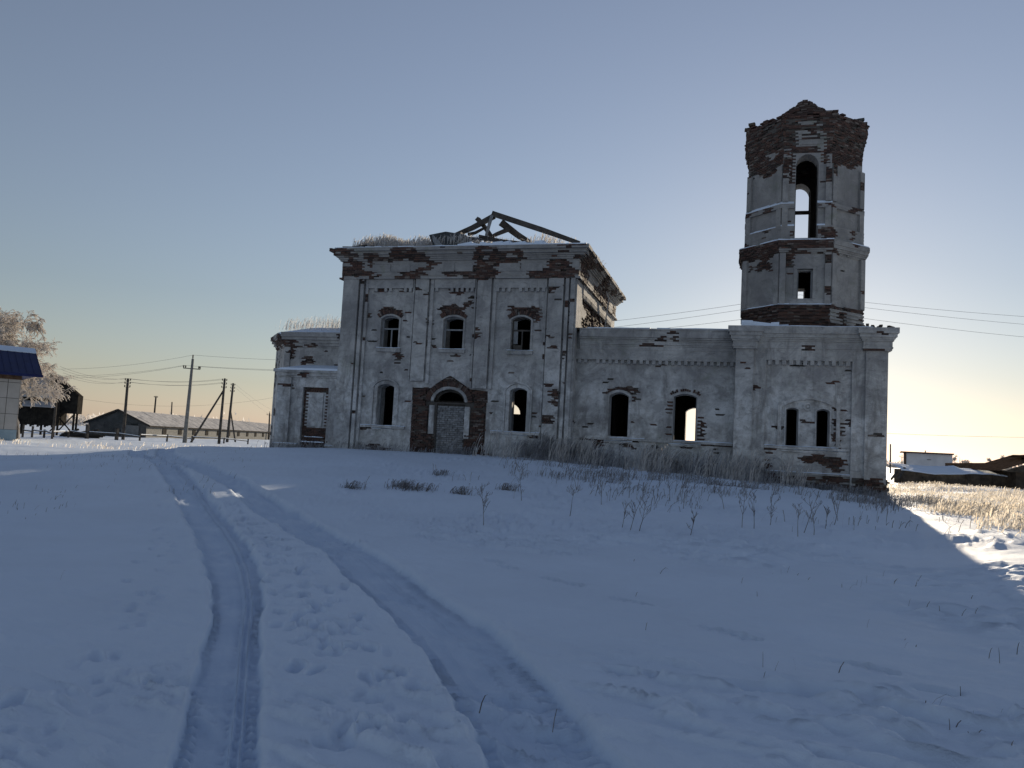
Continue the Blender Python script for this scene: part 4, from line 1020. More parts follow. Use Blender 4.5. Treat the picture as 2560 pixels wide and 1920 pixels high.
for x, y in ((2.0, -1.3), (3.4, -.6), (3.3, 1.6), (-3.5, -1.2), (-1.5, -1.2), (.4, -1.2)):
    mb = MB(); mb.bar((x, y, -.3), (x, y, 2.6), .2, .2); part(mb, 'leg', M['granary'])
for p, q in (((2.0, -1.3, .4), (3.4, -.7, 2.4)), ((3.4, -.6, .3), (2.1, -1.2, 1.9)), ((1.2, -1.3, .3), (2.0, -1.3, 1.4))):
    mb = MB(); mb.bar(p, q, .12, .12); part(mb, 'brace', M['granary'])
mb = MB(); mb.box(-2.6, -.6, .2, 1.4, 6.3, 7.1); part(mb, 'ridge_cap', M['frost'])

# long cattle barn
b = empty('long_barn', (-81.9, 91.6, gh(-82, 92)), 0); tag(b, 'long low barn with a frosted slate roof and dark gable end', 'barn')
part = local(b)
ax = Vector((-112-(-81.9), 177-91.4, 0)); Lb = ax.length; ax.normalize(); px = Vector((ax.y, -ax.x, 0))
def BP(s, t, z): v = ax*s+px*t; return (v.x, v.y, z)
wv = 3.9
mb = MB(); mb.poly([BP(0, -wv, -.3), BP(0, wv, -.3), BP(0, wv, 1.85), BP(0, 0, 3.5), BP(0, -wv, 1.85)]); part(mb, 'gable_wall', M['sheet']); mb = MB()
mb.poly([BP(Lb, wv, -.3), BP(Lb, -wv, -.3), BP(Lb, -wv, 1.85), BP(Lb, 0, 3.5), BP(Lb, wv, 1.85)]); part(mb, 'gable_wall', M['sheet'])
mb = MB(); mb.hexa((BP(0, -wv, -.3), BP(Lb, -wv, -.3), BP(Lb, wv, -.3), BP(0, wv, -.3), BP(0, -wv, 1.85), BP(Lb, -wv, 1.85), BP(Lb, wv, 1.85), BP(0, wv, 1.85))); part(mb, 'wall', M['concrete'])
rr = random.Random(4); ns = 46
for side in (-1, 1):
    mb = MB()
    for k in range(ns):
        s0, s1 = Lb*k/ns, Lb*(k+1)/ns-.06
        for q in range(5):
            a, c = q/5, (q+1)/5; e = rr.uniform(0, .05); z = lambda t: 3.62-1.8*t
            c8 = [BP(s0-.3*(k == 0), side*wv*1.12*a, z(a*1.12)+e), BP(s1, side*wv*1.12*a, z(a*1.12)+e), BP(s1, side*wv*1.12*c, z(c*1.12)+e), BP(s0-.3*(k == 0), side*wv*1.12*c, z(c*1.12)+e)]
            c8 += [(p[0], p[1], p[2]+.05) for p in c8]
            mb.hexa(c8)
    part(mb, 'roof', M['slate'])
mb = MB(); mb.bar(BP(-.35, -wv*1.14, 1.62), BP(-.35, 0, 3.66), .12, .24); mb.bar(BP(-.35, wv*1.14, 1.62), BP(-.35, 0, 3.66), .12, .24); mb.bar(BP(-.3, wv*1.13, 1.6), BP(Lb, wv*1.13, 1.6), .1, .22); part(mb, 'eave_board', M['dark'])
for k in range(13):
    s = 6+k*6.6; mb = MB(); v = [BP(s, wv+.02, .55), BP(s+1.5, wv+.02, .55), BP(s+1.5, wv+.02, 1.35), BP(s, wv+.02, 1.35)]; mb.prism(v, px*.06); part(mb, 'window', M['dark'])
mb = MB(); v = [BP(-.02, .6, -.2), BP(-.02, 2.9, -.2), BP(-.02, 2.9, 1.6), BP(-.02, .6, 1.6)]; mb.prism(v, ax*-.08); part(mb, 'gate', M['concrete'])

# ---------------- fence of posts and rails, fallen beams
def at(u, v, D):                      # a point seen at photo pixel (u, v), D metres ahead
    d = fwd + r2*((u-1280)/1998) - u2*((v-960)/1998); return Vector((0, 0, EYE))+d*D
f = empty('rail_fence', tuple(at(120, 1072, 72))); f.location.z = 0; tag(f, 'low broken fence of wooden posts and thin rails beyond the snowfield', 'fence')
posts = [(60, 1052, 72), (83, 1058, 72), (112, 1068, 72), (132, 1072, 70), (172, 1078, 74), (218, 1078, 76), (292, 1086, 78), (350, 1088, 80), (418, 1092, 86), (480, 1094, 90), (560, 1099, 95), (620, 1101, 100)]
fp = []
for k, (u, v, D) in enumerate(posts):
    p = at(u, v, D); q = Vector((p.x, p.y, gh(p.x, p.y))); fp.append(q); hgt = (1.15, 1.0, .75, 1.2, .8, 1.35, 1.1, .8, .8, .75, .7, .7)[k]
    mb = MB(); a = q-Vector(f.location); w = .13 if k not in (5, 6) else .24; mb.bar(a-Vector((0, 0, .3)), a+Vector((0.02, 0, hgt)), w, w); o = mb.build('post', M['wood'], f)
for k in range(len(fp)-1):
    a, c = fp[k]-f.location, fp[k+1]-f.location; mb = MB(); mb.bar(a+Vector((0, 0, .62)), c+Vector((0, 0, .5+.1*math.sin(k*3))), .07, .09); mb.build('rail', M['wood'], f)
    mb = MB(); mb.bar(a+Vector((0, 0, .70)), c+Vector((0, 0, .58+.1*math.sin(k*3))), .08, .05); mb.build('snow_cap', M['snow'], f)
bp = at(185, 1066, 80); o = empty('beam_pile', (bp.x, bp.y, gh(bp.x, bp.y))); tag(o, 'heap of dark fallen beams beside the granary', 'beam pile')
for k in range(9):
    mb = MB(); a = Vector((-1.8+.3*k, rr.uniform(-.4, .4), .1+.12*(k % 3))); mb.bar(a, a+Vector((rr.uniform(2, 4.4), rr.uniform(-.5, .5), rr.uniform(-.1, .6)*(k % 2))), .18, .18); mb.build('beam', M['dark'], o)
# ---------------- power poles
def pole(name, label, base, top, r0, r1, m, insul, arm=None, brace=None, cat='utility pole'):
    o = empty(name, tuple(base)); tag(o, label, cat, 'power poles across the snowfield'); t = Vector(top)-Vector(base)
    mb = MB(); mb.tube([(0, 0, -.5), (t.x*.5, t.y*.5, t.z*.5), tuple(t)], [r0, (r0+r1)/2, r1], 7); mb.build('shaft', M[m], o, True)
    tips = []
    if arm:
        z, w = arm; c = t*(z/t.z); d = Vector((.80, .60, 0)); mb = MB(); mb.bar(c-d*w/2, c+d*w/2, .09, .09); mb.build('crossarm', M['sheet'], o)
        for s in (-.48, -.36, .40, .48) if arm[1] > 1.2 else (-.45, .45):
            p = c+d*w*s; mb = MB(); mb.tube([p+Vector((0, 0, .03)), p+Vector((0, 0, .12)), p+Vector((0, 0, .30))], [.02, .07, .06], 6); mb.build('insulator', M['ceramic'], o); tips.append(Vector(base)+p+Vector((0, 0, .28)))
        mb = MB(); mb.tube([t, t+Vector((0, 0, .14)), t+Vector((0, 0, .42))], [.03, .07, .07], 6); mb.build('insulator', M['ceramic'], o); tips.append(Vector(base)+t+Vector((0, 0, .4)))
    for k in range(insul):
        s = -1 if k % 2 else 1; p = t*(1-.035-.055*(k//2)); d = Vector((.8, .6, 0))*s*.24; mb = MB()
        mb.bar(p, p+d, .03, .03); mb.tube([p+d, p+d+Vector((0, 0, .08)), p+d+Vector((0, 0, .22))], [.03, .06, .05], 6); mb.build('insulator', M['ceramic'], o); tips.append(Vector(base)+p+d+Vector((0, 0, .2)))
    if brace:
        q = Vector(brace)-Vector(base); e = t*.82; mb = MB(); mb.tube([tuple(q-Vector((0, 0, .3))), tuple(e)], [.13, .10], 7); mb.build('brace', M['wood'], o, True)
    return tips
def gb(u, v, D): p = at(u, v, D); return Vector((p.x, p.y, gh(p.x, p.y)))
def pz(u, v, b):
    d = fwd + r2*((u-1280)/1998) - u2*((v-960)/1998); k = b.y/d.y; return Vector((d.x*k, b.y, EYE+d.z*k))
B1 = gb(461, 1107, 84.0); T1 = pz(482, 897, B1)
B2 = gb(307, 1100, 81.5); T2 = pz(320, 946, B2)
B3 = gb(547, 1108, 92); T3 = pz(562, 946, B3); B3b = gb(474, 1104, 93)
B4 = gb(568, 1096, 108); T4 = pz(583, 958, B4); B5 = gb(382, 1074, 128); T5 = pz(390, 990, B5); B6 = gb(428, 1060, 165); T6 = pz(430, 1005, B6)
B7 = gb(134, 1072, 74); T7 = pz(142, 984, B7); B8 = gb(674, 1066, 180); T8 = pz(674, 1033, B8)
i1 = pole('utility_pole', 'tallest pole, grey concrete with a crossarm and one insulator on top', B1, T1, .24, .13, 'concrete', 0, (T1.z-B1.z-1.05, 1.7))
i2 = pole('utility_pole', 'dark wooden pole standing left of the concrete pole, before the barn gable', B2, T2, .17, .12, 'wood', 6)
i3 = pole('utility_pole', 'wooden pole held by a long slanting brace', B3, T3, .18, .12, 'wood', 6, brace=B3b)
i4 = pole('utility_pole', 'wooden pole nearest the church, right of the braced one', B4, T4, .2, .13, 'wood', 6)
mb = MB(); q = gb(590, 1085, 112); mb.tube([q, T4*.55+B4*.45], [.12, .09], 6); sup = mb.build('pole_strut', M['wood'])
sup.parent = [o for o in SC.objects if o.name.startswith('utility_pole')][3]; sup.matrix_parent_inverse = Matrix.Translation(-B4)
sup.name = 'brace'
i5 = pole('utility_pole', 'thin pole rising in front of the long barn roof', B5, T5, .17, .12, 'wood', 2)
i6 = pole('utility_pole', 'short pole top showing above the barn roof', B6, T6, .17, .12, 'wood', 0)
i7 = pole('utility_pole', 'bare post standing in front of the dark granary', B7, T7, .13, .1, 'wood', 0)
i8 = pole('utility_pole', 'far pole just left of the apse, above the end of the barn', B8, T8, .2, .15, 'wood', 0, (T8.z-B8.z-.4, 1.2))
BR = gb(2226, 1172, 120); TR = pz(2226, 1110, BR); pole('utility_pole', 'bare thin mast beside the right corner of the church', BR, TR, .13, .1, 'wood', 0)
BT = gb(2254, 1165, 150); TT = pz(2255, 1142, BT); pole('utility_pole', 'short T shaped pole left of the white shed', BT, TT, .1, .08, 'wood', 0, (TT.z-BT.z-.05, 1.15))
def wire(a, b, sag, label, group, r=.011):
    a = Vector(a); b = Vector(b); mb = MB(); n = 14; L = (b-a).length
    pts = [a+(b-a)*(k/n)-Vector((0, 0, 4*sag*(k/n)*(1-k/n))) for k in range(n+1)]
    mb.tube(pts, [r]*(n+1), 4, cap=False); o = mb.build('power_wire', M['wire']); tag(o, label, 'wire', group); return o
g1 = 'wires on the concrete pole'
lab = 'thin overhead wire slung between the concrete pole and the church'
HP = Vector((5.2, 66, 0)); HT = [Vector((4.6, 66, 14.1)), Vector((5.8, 66, 13.6)), Vector((5.0, 66, 14.9))]
hp = pole('utility_pole', 'pole hidden behind the bell tower that carries the wires', HP, HP+Vector((0, 0, 14.4)), .24, .14, 'concrete', 0, (13.3, 1.7))
for k, (t, e) in enumerate(((i1[-1], (700, 881)), (i1[0], (700, 901)), (i1[2], (700, 913)))):
    e3 = at(e[0], e[1], 80); d = (e3-t); q = t+d*3.2; q.z = e3.z-.4+(.2*k)
    wire(t, q, .5, ('topmost', 'middle', 'lowest')[k]+' wire slung between the concrete pole and the church', g1)
for k, (t, e) in enumerate(((i1[-1], (160, 918)), (i1[0], (150, 933)), (i1[1], (150, 940)))):
    wire(t, at(e[0]-60, e[1]+4, 95), .5, ('topmost', 'middle', 'lowest')[k]+' wire running left from the concrete pole to the frosted tree', 'wires left of the concrete pole')
for k in range(4): wire(i2[k], i3[k], .35, ('topmost', 'second highest', 'second lowest', 'lowest')[k]+' wire between the dark wooden pole and the braced pole', 'wires between the wooden poles')
for k in range(4): wire(i2[k], at(150+4*k, 916+k*8, 70)+Vector((0, 0, 0)), .4, ('topmost', 'second highest', 'second lowest', 'lowest')[k]+' wire from the dark wooden pole to the frosted tree', 'wires left of the wooden pole')
wire(at(190, 995, 130), at(690, 993, 130), 1.4, 'single low wire sagging across the sky above the long barn', None)
for k in range(2): wire(i4[k], at(690, 1030+16*k, 150), .3, ('upper', 'lower')[k]+' faint wire from the pole nearest the church to the far pole', 'wires right of the last pole')
ends_l = [at(1530, 797, 72), at(1536, 812, 72), at(1555, 825, 72)]; ends_r = [at(2600, 790, 78), at(2600, 810, 78), at(2600, 842, 78)]
mids = [at(2000, 737, 72), at(2010, 749, 72), at(2020, 776, 72)]
for k in range(3):
    d = ends_l[k]-mids[k]; wire(mids[k], mids[k]+d*1.5, .25, ('topmost', 'middle', 'lowest')[k]+' wire crossing the gap between church body and bell tower', 'wires left of the bell tower', .013)
    d = ends_r[k]-mids[k]; wire(mids[k], mids[k]+d*1.25, .25, ('topmost', 'middle', 'lowest')[k]+' wire running right from behind the bell tower', 'wires right of the bell tower', .013)
wire(at(2190, 1082, 80), at(2640, 1094, 80), .1, 'single low wire crossing the sky above the white shed', None, .013)

# ---------------- frosted birch
def birch(name, base, H, label, seed, spread=1., trunk_r=.22, twig=.016, maxn=5200, lean=(0, 0), droop=.5, cat='tree', grp=None):
    rr = random.Random(seed); root = empty(name, tuple(base)); tag(root, label, cat, grp)
    tr = MB(); cr = MB(); pts = [Vector((0, 0, -.3))]; n = 7
    for k in range(1, n+1): pts.append(Vector((lean[0]*k/n+rr.uniform(-.1, .1), lean[1]*k/n+rr.uniform(-.1, .1), H*.86*k/n)))
    tr.tube(pts, [trunk_r*(1-.85*k/n) for k in range(n+1)], 7)
    cnt = [0]
    def grow(p, d, L, r, lev):
        if cnt[0] > maxn: return
        q = [p]; seg_n = 4 if lev < 3 else 3
        for k in range(seg_n):
            d = (d+Vector((rr.gauss(0, .16), rr.gauss(0, .16), rr.gauss(0, .12)-droop*.12*(lev-.4)))).normalized(); q.append(q[-1]+d*L/seg_n)
        cnt[0] += 1
        (tr if lev == 0 else cr).tube(q, [max(r*(1-.75*k/seg_n), twig) for k in range(seg_n+1)], 3 if lev else 5, cap=False)
        if lev >= 4: return
        for k in range((5, 5, 5, 4)[lev]):
            t = rr.uniform(.25, 1.); i = min(int(t*seg_n), seg_n-1); pp = q[i]+(q[i+1]-q[i])*(t*seg_n-i)
            nd = (d+Vector((rr.gauss(0, .55), rr.gauss(0, .55), rr.gauss(.05, .35)))).normalized(); grow(pp, nd, L*rr.uniform(.45, .68), r*.5, lev+1)
    for k in range(15):
        t = .30+.70*k/15; i = min(int(t*n), n-1); pp = pts[i]+(pts[i+1]-pts[i])*(t*n-i); a = k*2.4+rr.random()
        up = .35+.7*t; grow(pp, Vector((math.cos(a)*spread, math.sin(a)*spread, up)).normalized(), H*(.40-.2*t)*spread, trunk_r*.42*(1-.6*t), 0)
    tr.build('trunk', M['bark'], root); cr.build('crown', M['frost'], root)
    return root
tb = at(44, 1085, 62); birch('birch_tree', (tb.x, tb.y, gh(tb.x, tb.y)), 10.2, 'large hoarfrosted birch with drooping twigs behind the blue-roofed house', 2, .80, .25, .016, 12000, (-2.2, -.8), .55)
tb = at(-30, 1085, 64); birch('birch_tree', (tb.x, tb.y, gh(tb.x, tb.y)), 10.5, 'hoarfrosted birch cut by the left edge of the picture', 5, .95, .24, .022, 9000, (.4, 0), .7)
for k, (u, v, D, H, lb) in enumerate(((2400, 1168, 150, 4.4, 'round frosted bush behind the brown slab, right of the white shed'), (2502, 1172, 150, 4.6, 'frosted bush on the right with upright twigs'), (2535, 1172, 155, 3.6, 'smaller frosted bush next to the ruined roof'))):
    q = gb(u, v, D); birch('frosted_bush', q, H, lb, 20+k, 1.25, .12, .03, 3000, (0, 0), .1, 'bush', 'frosted bushes on the right')
# far wooded line, reading as one mass
V = []; F = []; rr = random.Random(8)
def leafmass(cx, cy, cz, w, hgt, n, s):
    for k in range(n):
        x = cx+rr.gauss(0, w); y = cy+rr.gauss(0, 2); z = cz+abs(rr.gauss(0, hgt)); a = rr.uniform(0, 6.28); i = len(V)
        V.extend([(x, y, z), (x+s*math.cos(a), y+s*math.sin(a), z+rr.uniform(-s, s)), (x+rr.uniform(-s, s), y, z+s*1.6)]); F.append((i, i+1, i+2))
for k in range(60):
    q = at(-40+k*11, 1050+.58*k, 330+rr.uniform(-20, 20)); leafmass(q.x, q.y, 0, 2.6, rr.uniform(1.2, 2.6), 70, .9)
for k in range(50):
    q = at(2180+k*9, 1150, 420); leafmass(q.x, q.y, 0, 3.5, rr.uniform(.8, 1.6), 40, 1.)
o = npmesh('distant_treeline', np.array(V), np.array(F), M['frost']); tag(o, 'faint frosted line of far trees along the horizon', 'trees', kind='stuff')

# ================================================================== ruins right of the church
def hexpts(a, b, th, z0, z1): pass
s = empty('white_shed', tuple(gb(2320, 1180, 82))); tag(s, 'white shed with a flat dark roof edge behind the ruined wall', 'shed'); part = local(s); s.rotation_euler = (0, 0, math.radians(-8))
mb = MB(); mb.box(-2.2, 2.2, 0, 2.2, -.5, 2.62); part(mb, 'wall', M['white'])
mb = MB(); mb.hexa(((-2.55, -.4, 2.66), (2.3, -.4, 2.63), (2.3, 2.4, 2.63), (-2.55, 2.4, 2.63), (-2.55, -.4, 2.77), (2.3, -.4, 2.77), (2.3, 2.4, 2.72), (-2.55, 2.4, 2.72))); part(mb, 'roof', M['woodwarm'])
mb = MB(); mb.box(-2.24, -2.02, -.05, .1, -.5, 2.61); part(mb, 'corner_board', M['woodwarm']); mb = MB(); mb.box(-.1, .25, -.04, .0, 2.0, 2.06); part(mb, 'vent', M['dark'])
mb = MB(); mb.box(-.25, -.15, 1, 1.1, 2.74, 2.98); part(mb, 'flue', M['sheet'])
w = empty('ruined_wall', tuple(gb(2400, 1212, 62))); tag(w, 'long low ruined clay wall capped with snow on the right', 'ruin'); part = local(w); w.rotation_euler = (0, 0, math.radians(15.7))
mb = MB(); rr = random.Random(6); x = -4.6; tops = []
while x < 7:
    b = x+rr.uniform(.3, .7); hgt = .95+.10*math.sin(x*.9)+rr.uniform(-.04, .04); e = rr.uniform(-.06, .06)
    mb.hexa(((x, e, -.6), (b, e, -.6), (b, 1.1, -.6), (x, 1.1, -.6), (x, e+.06, hgt), (b, e+.06+rr.uniform(-.03, .03), hgt+rr.uniform(-.04, .04)), (b, 1.1, hgt), (x, 1.1, hgt))); x = b
part(mb, 'wall', M['earth'])
mb = MB(); n = 22
zf = lambda i, j: .97+.10*math.sin((-4.6+i*.53)*.9)+j*(.17 if i < 11 else .10)+rr.uniform(-.02, .03)
gz = [[zf(i, j) for j in range(4)] for i in range(n)]
for i in range(n-1):
    for j in range(3):
        P_ = lambda a, c: (-4.65+a*.53, -.12+c*.75-.03*math.sin(a), gz[a][c]); mb.poly([P_(i, j), P_(i+1, j), P_(i+1, j+1), P_(i, j+1)])
    mb.poly([(-4.65+i*.53, -.12-.03*math.sin(i), gz[i][0]-.09), (-4.65+(i+1)*.53, -.12-.03*math.sin(i+1), gz[i+1][0]-.09), (-4.65+(i+1)*.53, -.12-.03*math.sin(i+1), gz[i+1][0]), (-4.65+i*.53, -.12-.03*math.sin(i), gz[i][0])])
part(mb, 'snow_cap', M['snow'])
mb = MB(); mb.bar((-4.9, -.2, .35), (-4.2, .2, 1.15), .18, .16); mb.bar((-5.4, -.1, .2), (-4.8, .1, .9), .12, .12); part(mb, 'leaning_log', M['wood'])
q = at(2425, 1166, 70); sl_ = empty('broken_slab', tuple(q)); tag(sl_, 'brown broken roof slab lying above the snowy ruin', 'slab'); part = local(sl_)
mb = MB(); mb.hexa(((-1.7, 0, -.1), (1.65, .9, -.45), (1.7, 2.4, -.45), (-1.6, 1.6, -.1), (-1.75, 0, .12), (1.9, .9, .33), (1.9, 2.4, .4), (-1.6, 1.6, .2))); part(mb, 'slab', M['woodwarm'])
mb = MB(); mb.box(-.3, 1.4, .8, 2.2, -1.7, -.4); part(mb, 'support', M['earth'])
hr = empty('collapsed_house', tuple(gb(2612, 1215, 60))); tag(hr, 'collapsed house with a sagging brown roof at the right edge', 'house'); part = local(hr); hr.rotation_euler = (0, 0, math.radians(15.7))
mb = MB(); mb.box(-1.6, 5, .9, 4.5, -.5, 1.35); part(mb, 'wall', M['earth'])
for k in range(12):
    mb = MB(); y = .5+k*.36; mb.hexa(((-3.2, y, 1.28), (.6, y, 2.55), (.6, y+.34, 2.55), (-3.2, y+.34, 1.28), (-3.2, y, 1.35), (.6, y, 2.65), (.6, y+.34, 2.65), (-3.2, y+.34, 1.35))); part(mb, 'roof_board', M['woodwarm'])
mb = MB(); mb.hexa(((-.7, .3, 2.4), (5, .3, 3.0), (5, 3, 3.0), (-.7, 3, 2.4), (-.9, .3, 2.52), (5, .3, 3.2), (5, 3, 3.2), (-.9, 3, 2.52))); part(mb, 'roof_cap', M['woodwarm'])
mb = MB(); mb.poly([(-2.9, .48, 1.25), (.6, .48, 1.25), (.6, .48, 2.5)]); part(mb, 'gable', M['earth'])

# ================================================================== dry grass and weeds
def blades(name, xy, z, hgt, width, m, lean=.35, seed=0, heads=0.):
    rg = np.random.default_rng(seed); n = len(xy); az = rg.uniform(0, 2*np.pi, n); la = rg.normal(.5, .9, n); ln = np.abs(rg.normal(0, lean, n))+.05
    dx = np.cos(la)*ln*hgt; dy = np.sin(la)*ln*hgt*.6; wx = np.cos(az)*width/2; wy = np.sin(az)*width/2
    def lv(t, ww, bend): return np.stack([xy[:, 0]+dx*bend-wx*ww, xy[:, 1]+dy*bend-wy*ww, z+hgt*t], -1), np.stack([xy[:, 0]+dx*bend+wx*ww, xy[:, 1]+dy*bend+wy*ww, z+hgt*t], -1)
    L = [lv(0., 1, 0.), lv(.5, .85, .28), lv(.82, .75+heads, .66), lv(1-.35*ln.clip(0, 1), .25+heads, 1.)]
    V = np.stack([a for p in L for a in p], 1).reshape(-1, 3); base = np.arange(n)[:, None]*8
    F = np.concatenate([base+np.array([[2*k, 2*k+1, 2*k+3, 2*k+2]]) for k in range(3)], 0)
    return npmesh(name, V, F, m)
def scatter(n, x0, x1, y0, y1, dens, seed):
    rg = np.random.default_rng(seed); x = rg.uniform(x0, x1, n); y = rg.uniform(y0, y1, n); k = rg.uniform(0, 1, n) < dens(x, y); return np.stack([x[k], y[k]], -1)
GH = lambda p: ground_h(p[:, 0], p[:, 1], False)-.02
inch = lambda x, y: ((x > -24.6) & (x < 5.9) & (y > 34.2))
def d_right(x, y):
    c = sst(.47, .64, fbm(x/1.5, y/2.2, 401, 4)); e = sst(5.8, 8.5, x+.10*(34-y)*0+(y-34)*.03)
    return c*e*(1-.55*sst(35, 18, y)*sst(20, 8, x))*np.where(inch(x, y), 0, 1)
p = np.vstack([scatter(60000, 5.5, 30, 16, 62, d_right, 402), scatter(14000, 5.2, 13, 14, 32, lambda x, y: sst(.46, .62, fbm(x/1.2, y/1.6, 403, 4))*sst(5.0, 6.4, x+(34-y)*.03), 404)]); rg = np.random.default_rng(1)
o = blades('frosted_grass', p, GH(p), rg.uniform(.08, .42, len(p))*(.25+1.1*fbm(p[:, 0]/1.4, p[:, 1]/2.2, 5, 4)), .022, M['grassf'], .8, 3, .7); tag(o, 'sunlit hoarfrosted grass covering the field right of the church', 'grass', kind='stuff')
def d_wall(x, y):
    w = np.where(x < -13, .25, np.where(x < -9, .45, .9)); g = 1-sst(.2, 1.5, 34.4-y+.0*x); return w*(.12+g)*sst(.44, .62, fbm(x/1.1, y/.9, 411, 4))
p = scatter(26000, -21.5, 5.8, 32.2, 34.3, d_wall, 412)
hw = np.where(p[:, 0] < -10.5, rg.uniform(.15, .55, len(p)), rg.uniform(.12, 1.05, len(p))*np.where(p[:, 0] > 1.5, .55, 1))
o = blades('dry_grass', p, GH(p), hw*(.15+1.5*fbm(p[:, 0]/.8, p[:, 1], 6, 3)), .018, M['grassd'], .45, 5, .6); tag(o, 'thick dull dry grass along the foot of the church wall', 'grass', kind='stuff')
p = scatter(2600, -11.5, 2.6, 32.0, 34.2, lambda x, y: sst(.5, .62, fbm(x/.7, y/.8, 415, 3)), 416)
o = blades('tall_dry_grass', p, GH(p), rg.uniform(.4, 1.35, len(p)), .026, M['grassr'], .4, 17, .7); tag(o, 'tall pale frosted stalks rising from the dark grass along the church wall', 'grass', kind='stuff')
def d_slope(x, y):
    c = sst(.52, .66, fbm(x/1.3, y/1.6, 421, 4)); a = sst(-10, -5, x)*sst(17, 22, y+.25*x*0); return c*a*(.12+.88*sst(20, 30, y))*(1-.2*sst(30, 34, y))
p = scatter(32000, -10, 7.5, 14, 34, d_slope, 422)
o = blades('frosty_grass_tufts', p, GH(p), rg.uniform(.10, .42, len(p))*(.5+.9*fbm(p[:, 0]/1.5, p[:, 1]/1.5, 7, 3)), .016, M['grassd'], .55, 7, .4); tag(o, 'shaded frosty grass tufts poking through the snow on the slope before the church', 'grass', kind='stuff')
def d_left(x, y): return sst(.56, .66, fbm(x/1.1, y/2., 431, 3))*np.where((x < -.55*y-.5-2), 1, 0)*.6
p = scatter(5200, -24, -4, 6, 30, d_left, 432)
def d_near(x, y): return sst(.55, .65, fbm(x/.8, y/.8, 441, 3))*np.where(x > .25-.0*y, 1, .1)*.35
p2 = scatter(1500, -1.5, 5.5, 4.6, 13, d_near, 442); p = np.vstack([p, p2])
o = blades('grass_stubble', p, GH(p), rg.uniform(.03, .16, len(p)), .008, M['weed'], .5, 9, .0); tag(o, 'sparse dark grass stubble poking out of the shaded snow', 'grass', kind='stuff')
def d_lit(x, y): return sst(.55, .68, fbm(x/2.5, y/3.5, 451, 3))*.5
p = scatter(5000, -46, -24, 36, 52, d_lit, 452)
o = blades('frosted_grass', p, GH(p), rg.uniform(.08, .35, len(p)), .03, M['grassf'], .5, 11, .4); tag(o, 'sunlit frosty stubble in the snowfield left of the church', 'grass', kind='stuff')
# grass grown over the roofs
def roof_z(x, y):
    t = np.minimum(np.minimum(x-NX0+.4, NX1+.4-x), np.minimum(y-NY0+.4, NY1+.4-y))/6.; return 10.45+.72*np.clip(t, 0, 1)
p = scatter(9000, NX0+.1, -12.0, NY0+.1, NY0+3.6, lambda x, y: .25+.75*sst(.35, .5, fbm(x/.7, y/.7, 461, 3)), 462); q = scatter(1800, -12, NX1, NY0+.6, NY0+4, lambda x, y: .9*sst(.42, .56, fbm(x/.7, y/.7, 463, 3)), 464)
q2 = scatter(900, NX1-1.2, NX1+.3, 37, 45, lambda x, y: sst(.4, .55, fbm(x, y/.8, 465, 3)), 466); p = np.vstack([p, q, q2])
hh = rg.uniform(.25, .95, len(p))*(.55+.8*fbm(p[:, 0]/1.3, p[:, 1]*0+2, 8, 3)); hh[len(p)-len(q2):] *= .8
o = blades('roof_grass', p, roof_z(p[:, 0], p[:, 1]), hh, .022, M['grassr'], .35, 13, .55); tag(o, 'frosted grass growing on the roof of the church body', 'grass', kind='stuff')
p = scatter(900, -23.6, -18.4, 36.6, 39.5, lambda x, y: .3+.7*sst(.4, .55, fbm(x/.6, y/.6, 471, 3)), 472)
o = blades('roof_grass', p, 6.75+np.clip(np.minimum(p[:, 1]-36.2, p[:, 0]+24.)*.33, 0, .6), rg.uniform(.2, .75, len(p)), .018, M['grassr'], .4, 15, .3); tag(o, 'sunlit dry grass growing on the low apse roof', 'grass', kind='stuff')
# single dead weeds, each its own plant
def weed(x, y, hgt, seed, label, group, branches=8, m='weed', name='weed', frost=True):
    rr = random.Random(seed); o = empty(name, (x, y, gh(x, y)-.03)); tag(o, label, 'weed', group)
    st = MB(); p = [Vector((0, 0, 0))]; d = Vector((rr.gauss(0, .12), rr.gauss(0, .1), 1)).normalized()
    for k in range(5): d = (d+Vector((rr.gauss(0, .08), rr.gauss(0, .06), 0))).normalized(); p.append(p[-1]+d*hgt/5)
    st.tube(p, [.0075*(1-.13*k) for k in range(6)], 5); st.build('stem', M[m], o)
    br = MB(); hd = MB()
    for k in range(branches):
        t = rr.uniform(.35, 1.); i = min(int(t*5), 4); a = p[i]+(p[i+1]-p[i])*(t*5-i); e = Vector((rr.gauss(0, .5), rr.gauss(0, .4), rr.uniform(.5, 1.))).normalized(); L = hgt*rr.uniform(.15, .38)
        b = a+e*L*.6; c = b+(e+Vector((rr.gauss(0, .3), 0, rr.gauss(0, .2)))).normalized()*L*.4; br.tube([a, b, c], [.004, .0033, .002], 3, cap=False)
        for q in (b, c, (b+c)/2): hd.tube([q, q+Vector((rr.gauss(0, .02), rr.gauss(0, .02), .05))], [.007, .003], 3)
    br.build('branch', M[m], o); hd.build('frosted_head', M['grassd' if frost else 'weed'], o)['kind'] = 'stuff'
S = [(-4.61, 14.86, .75, 14, 'dark branching weed alone on the snow, left of the grassy slope'), (-4.92, 18.83, .85, 10, 'tall weed with a forked top before the arched window right of the portal')]
for k, (x, y, hgt, nb, lb) in enumerate(S): weed(x, y, hgt, 500+k, lb, 'single tall weeds on the slope', nb)
grp = [(-2.09, 15.88), (-1.91, 15.68), (-1.75, 15.9), (-.75, 15.29), (.19, 17.28), (.43, 17.47), (.77, 18.13), (1.41, 17.6), (1.59, 17.4), (1.24, 16.79), (1.9, 18.4), (2.2, 19.5), (-3.4, 17.2), (-3.0, 19.0), (-.2, 20.4), (.9, 20.9), (2.5, 21.8), (-1.6, 21.5)]
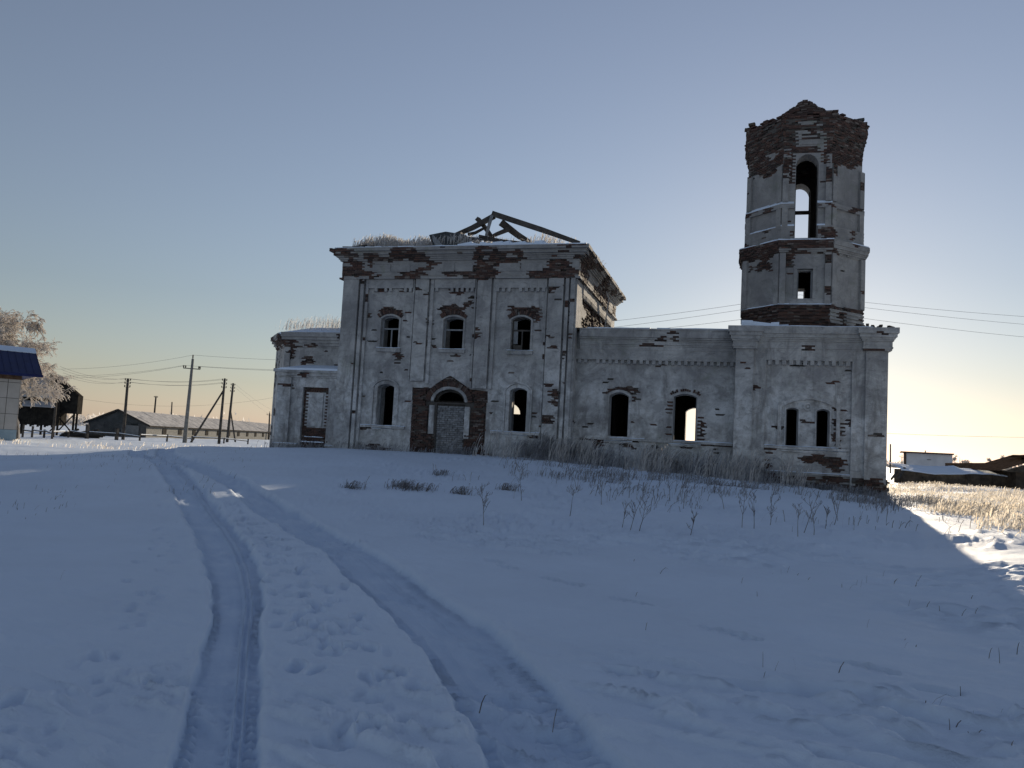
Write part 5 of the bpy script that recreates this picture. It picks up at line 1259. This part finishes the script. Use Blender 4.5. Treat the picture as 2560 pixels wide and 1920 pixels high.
feat = ((1545, 'left window of the low wing'), (1725, 'daylit window of the low wing'), (1838, 'pilaster left of the tower base'), (1975, 'left slit window'), (2055, 'right slit window'), (2185, 'right corner pilaster'))
def seen_x(x, y): v = Vector((x, y, gh(x, y)-EYE)); return 1280+1998*v.dot(r2)/v.dot(fwd)
hts = [.45+.45*((k*37) % 10)/10 for k in range(len(grp))]; byf = {}
for k, (x, y) in enumerate(grp):
    px = seen_x(x, y); byf.setdefault(min(feat, key=lambda f: abs(f[0]-px))[1], []).append((px, k))
for fn_, lst in byf.items():
    lst.sort(); names = {1: ('only',), 2: ('left', 'right'), 3: ('left', 'middle', 'right'), 4: ('leftmost', 'second from left', 'second from right', 'rightmost'), 5: ('leftmost', 'second from left', 'middle', 'second from right', 'rightmost')}.get(len(lst), ['leftmost']+['%s from left' % w for w in ('second', 'third', 'fourth', 'fifth', 'sixth', 'seventh', 'eighth', 'ninth')][:len(lst)-2]+['rightmost'])
    for (px, k), nm in zip(lst, names):
        x, y = grp[k]; weed(x, y, hts[k], 520+k, '%s %s dry weed stalk below the %s' % (nm, 'tall' if hts[k] > .68 else 'short', fn_), 'weed stalks before the tower', 7)
tuft = [(-8.64, 23.06, 'small round dark tuft of dead grass left of the portal path'), (-8.01, 19.24, 'largest brownish grass tuft on the slope below the portal'), (-8.42, 19.6, 'small tuft touching the largest brownish one'), (-6.65, 19.26, 'dark grass tuft right of the largest one'), (-9.39, 18.73, 'low tuft left of the largest one'), (-5.9, 20.9, 'upright tuft nearest the wall right of the portal')]
for k, (x, y, lb) in enumerate(tuft):
    rg2 = np.random.default_rng(600+k); n = 260 if k == 1 else 120; sp = .30 if k == 1 else .14
    pp = np.stack([rg2.normal(0, sp, n), rg2.normal(0, sp*.6, n)], -1); o = blades('grass_tuft', pp, np.zeros(n)-.03, rg2.uniform(.05, .28, n), .012, M['grassd'] if k % 2 == 0 else M['weed'], .9, 601+k, .3); o.location = (x, y, gh(x, y)); tag(o, lb, 'grass tuft', 'grass tufts on the slope')
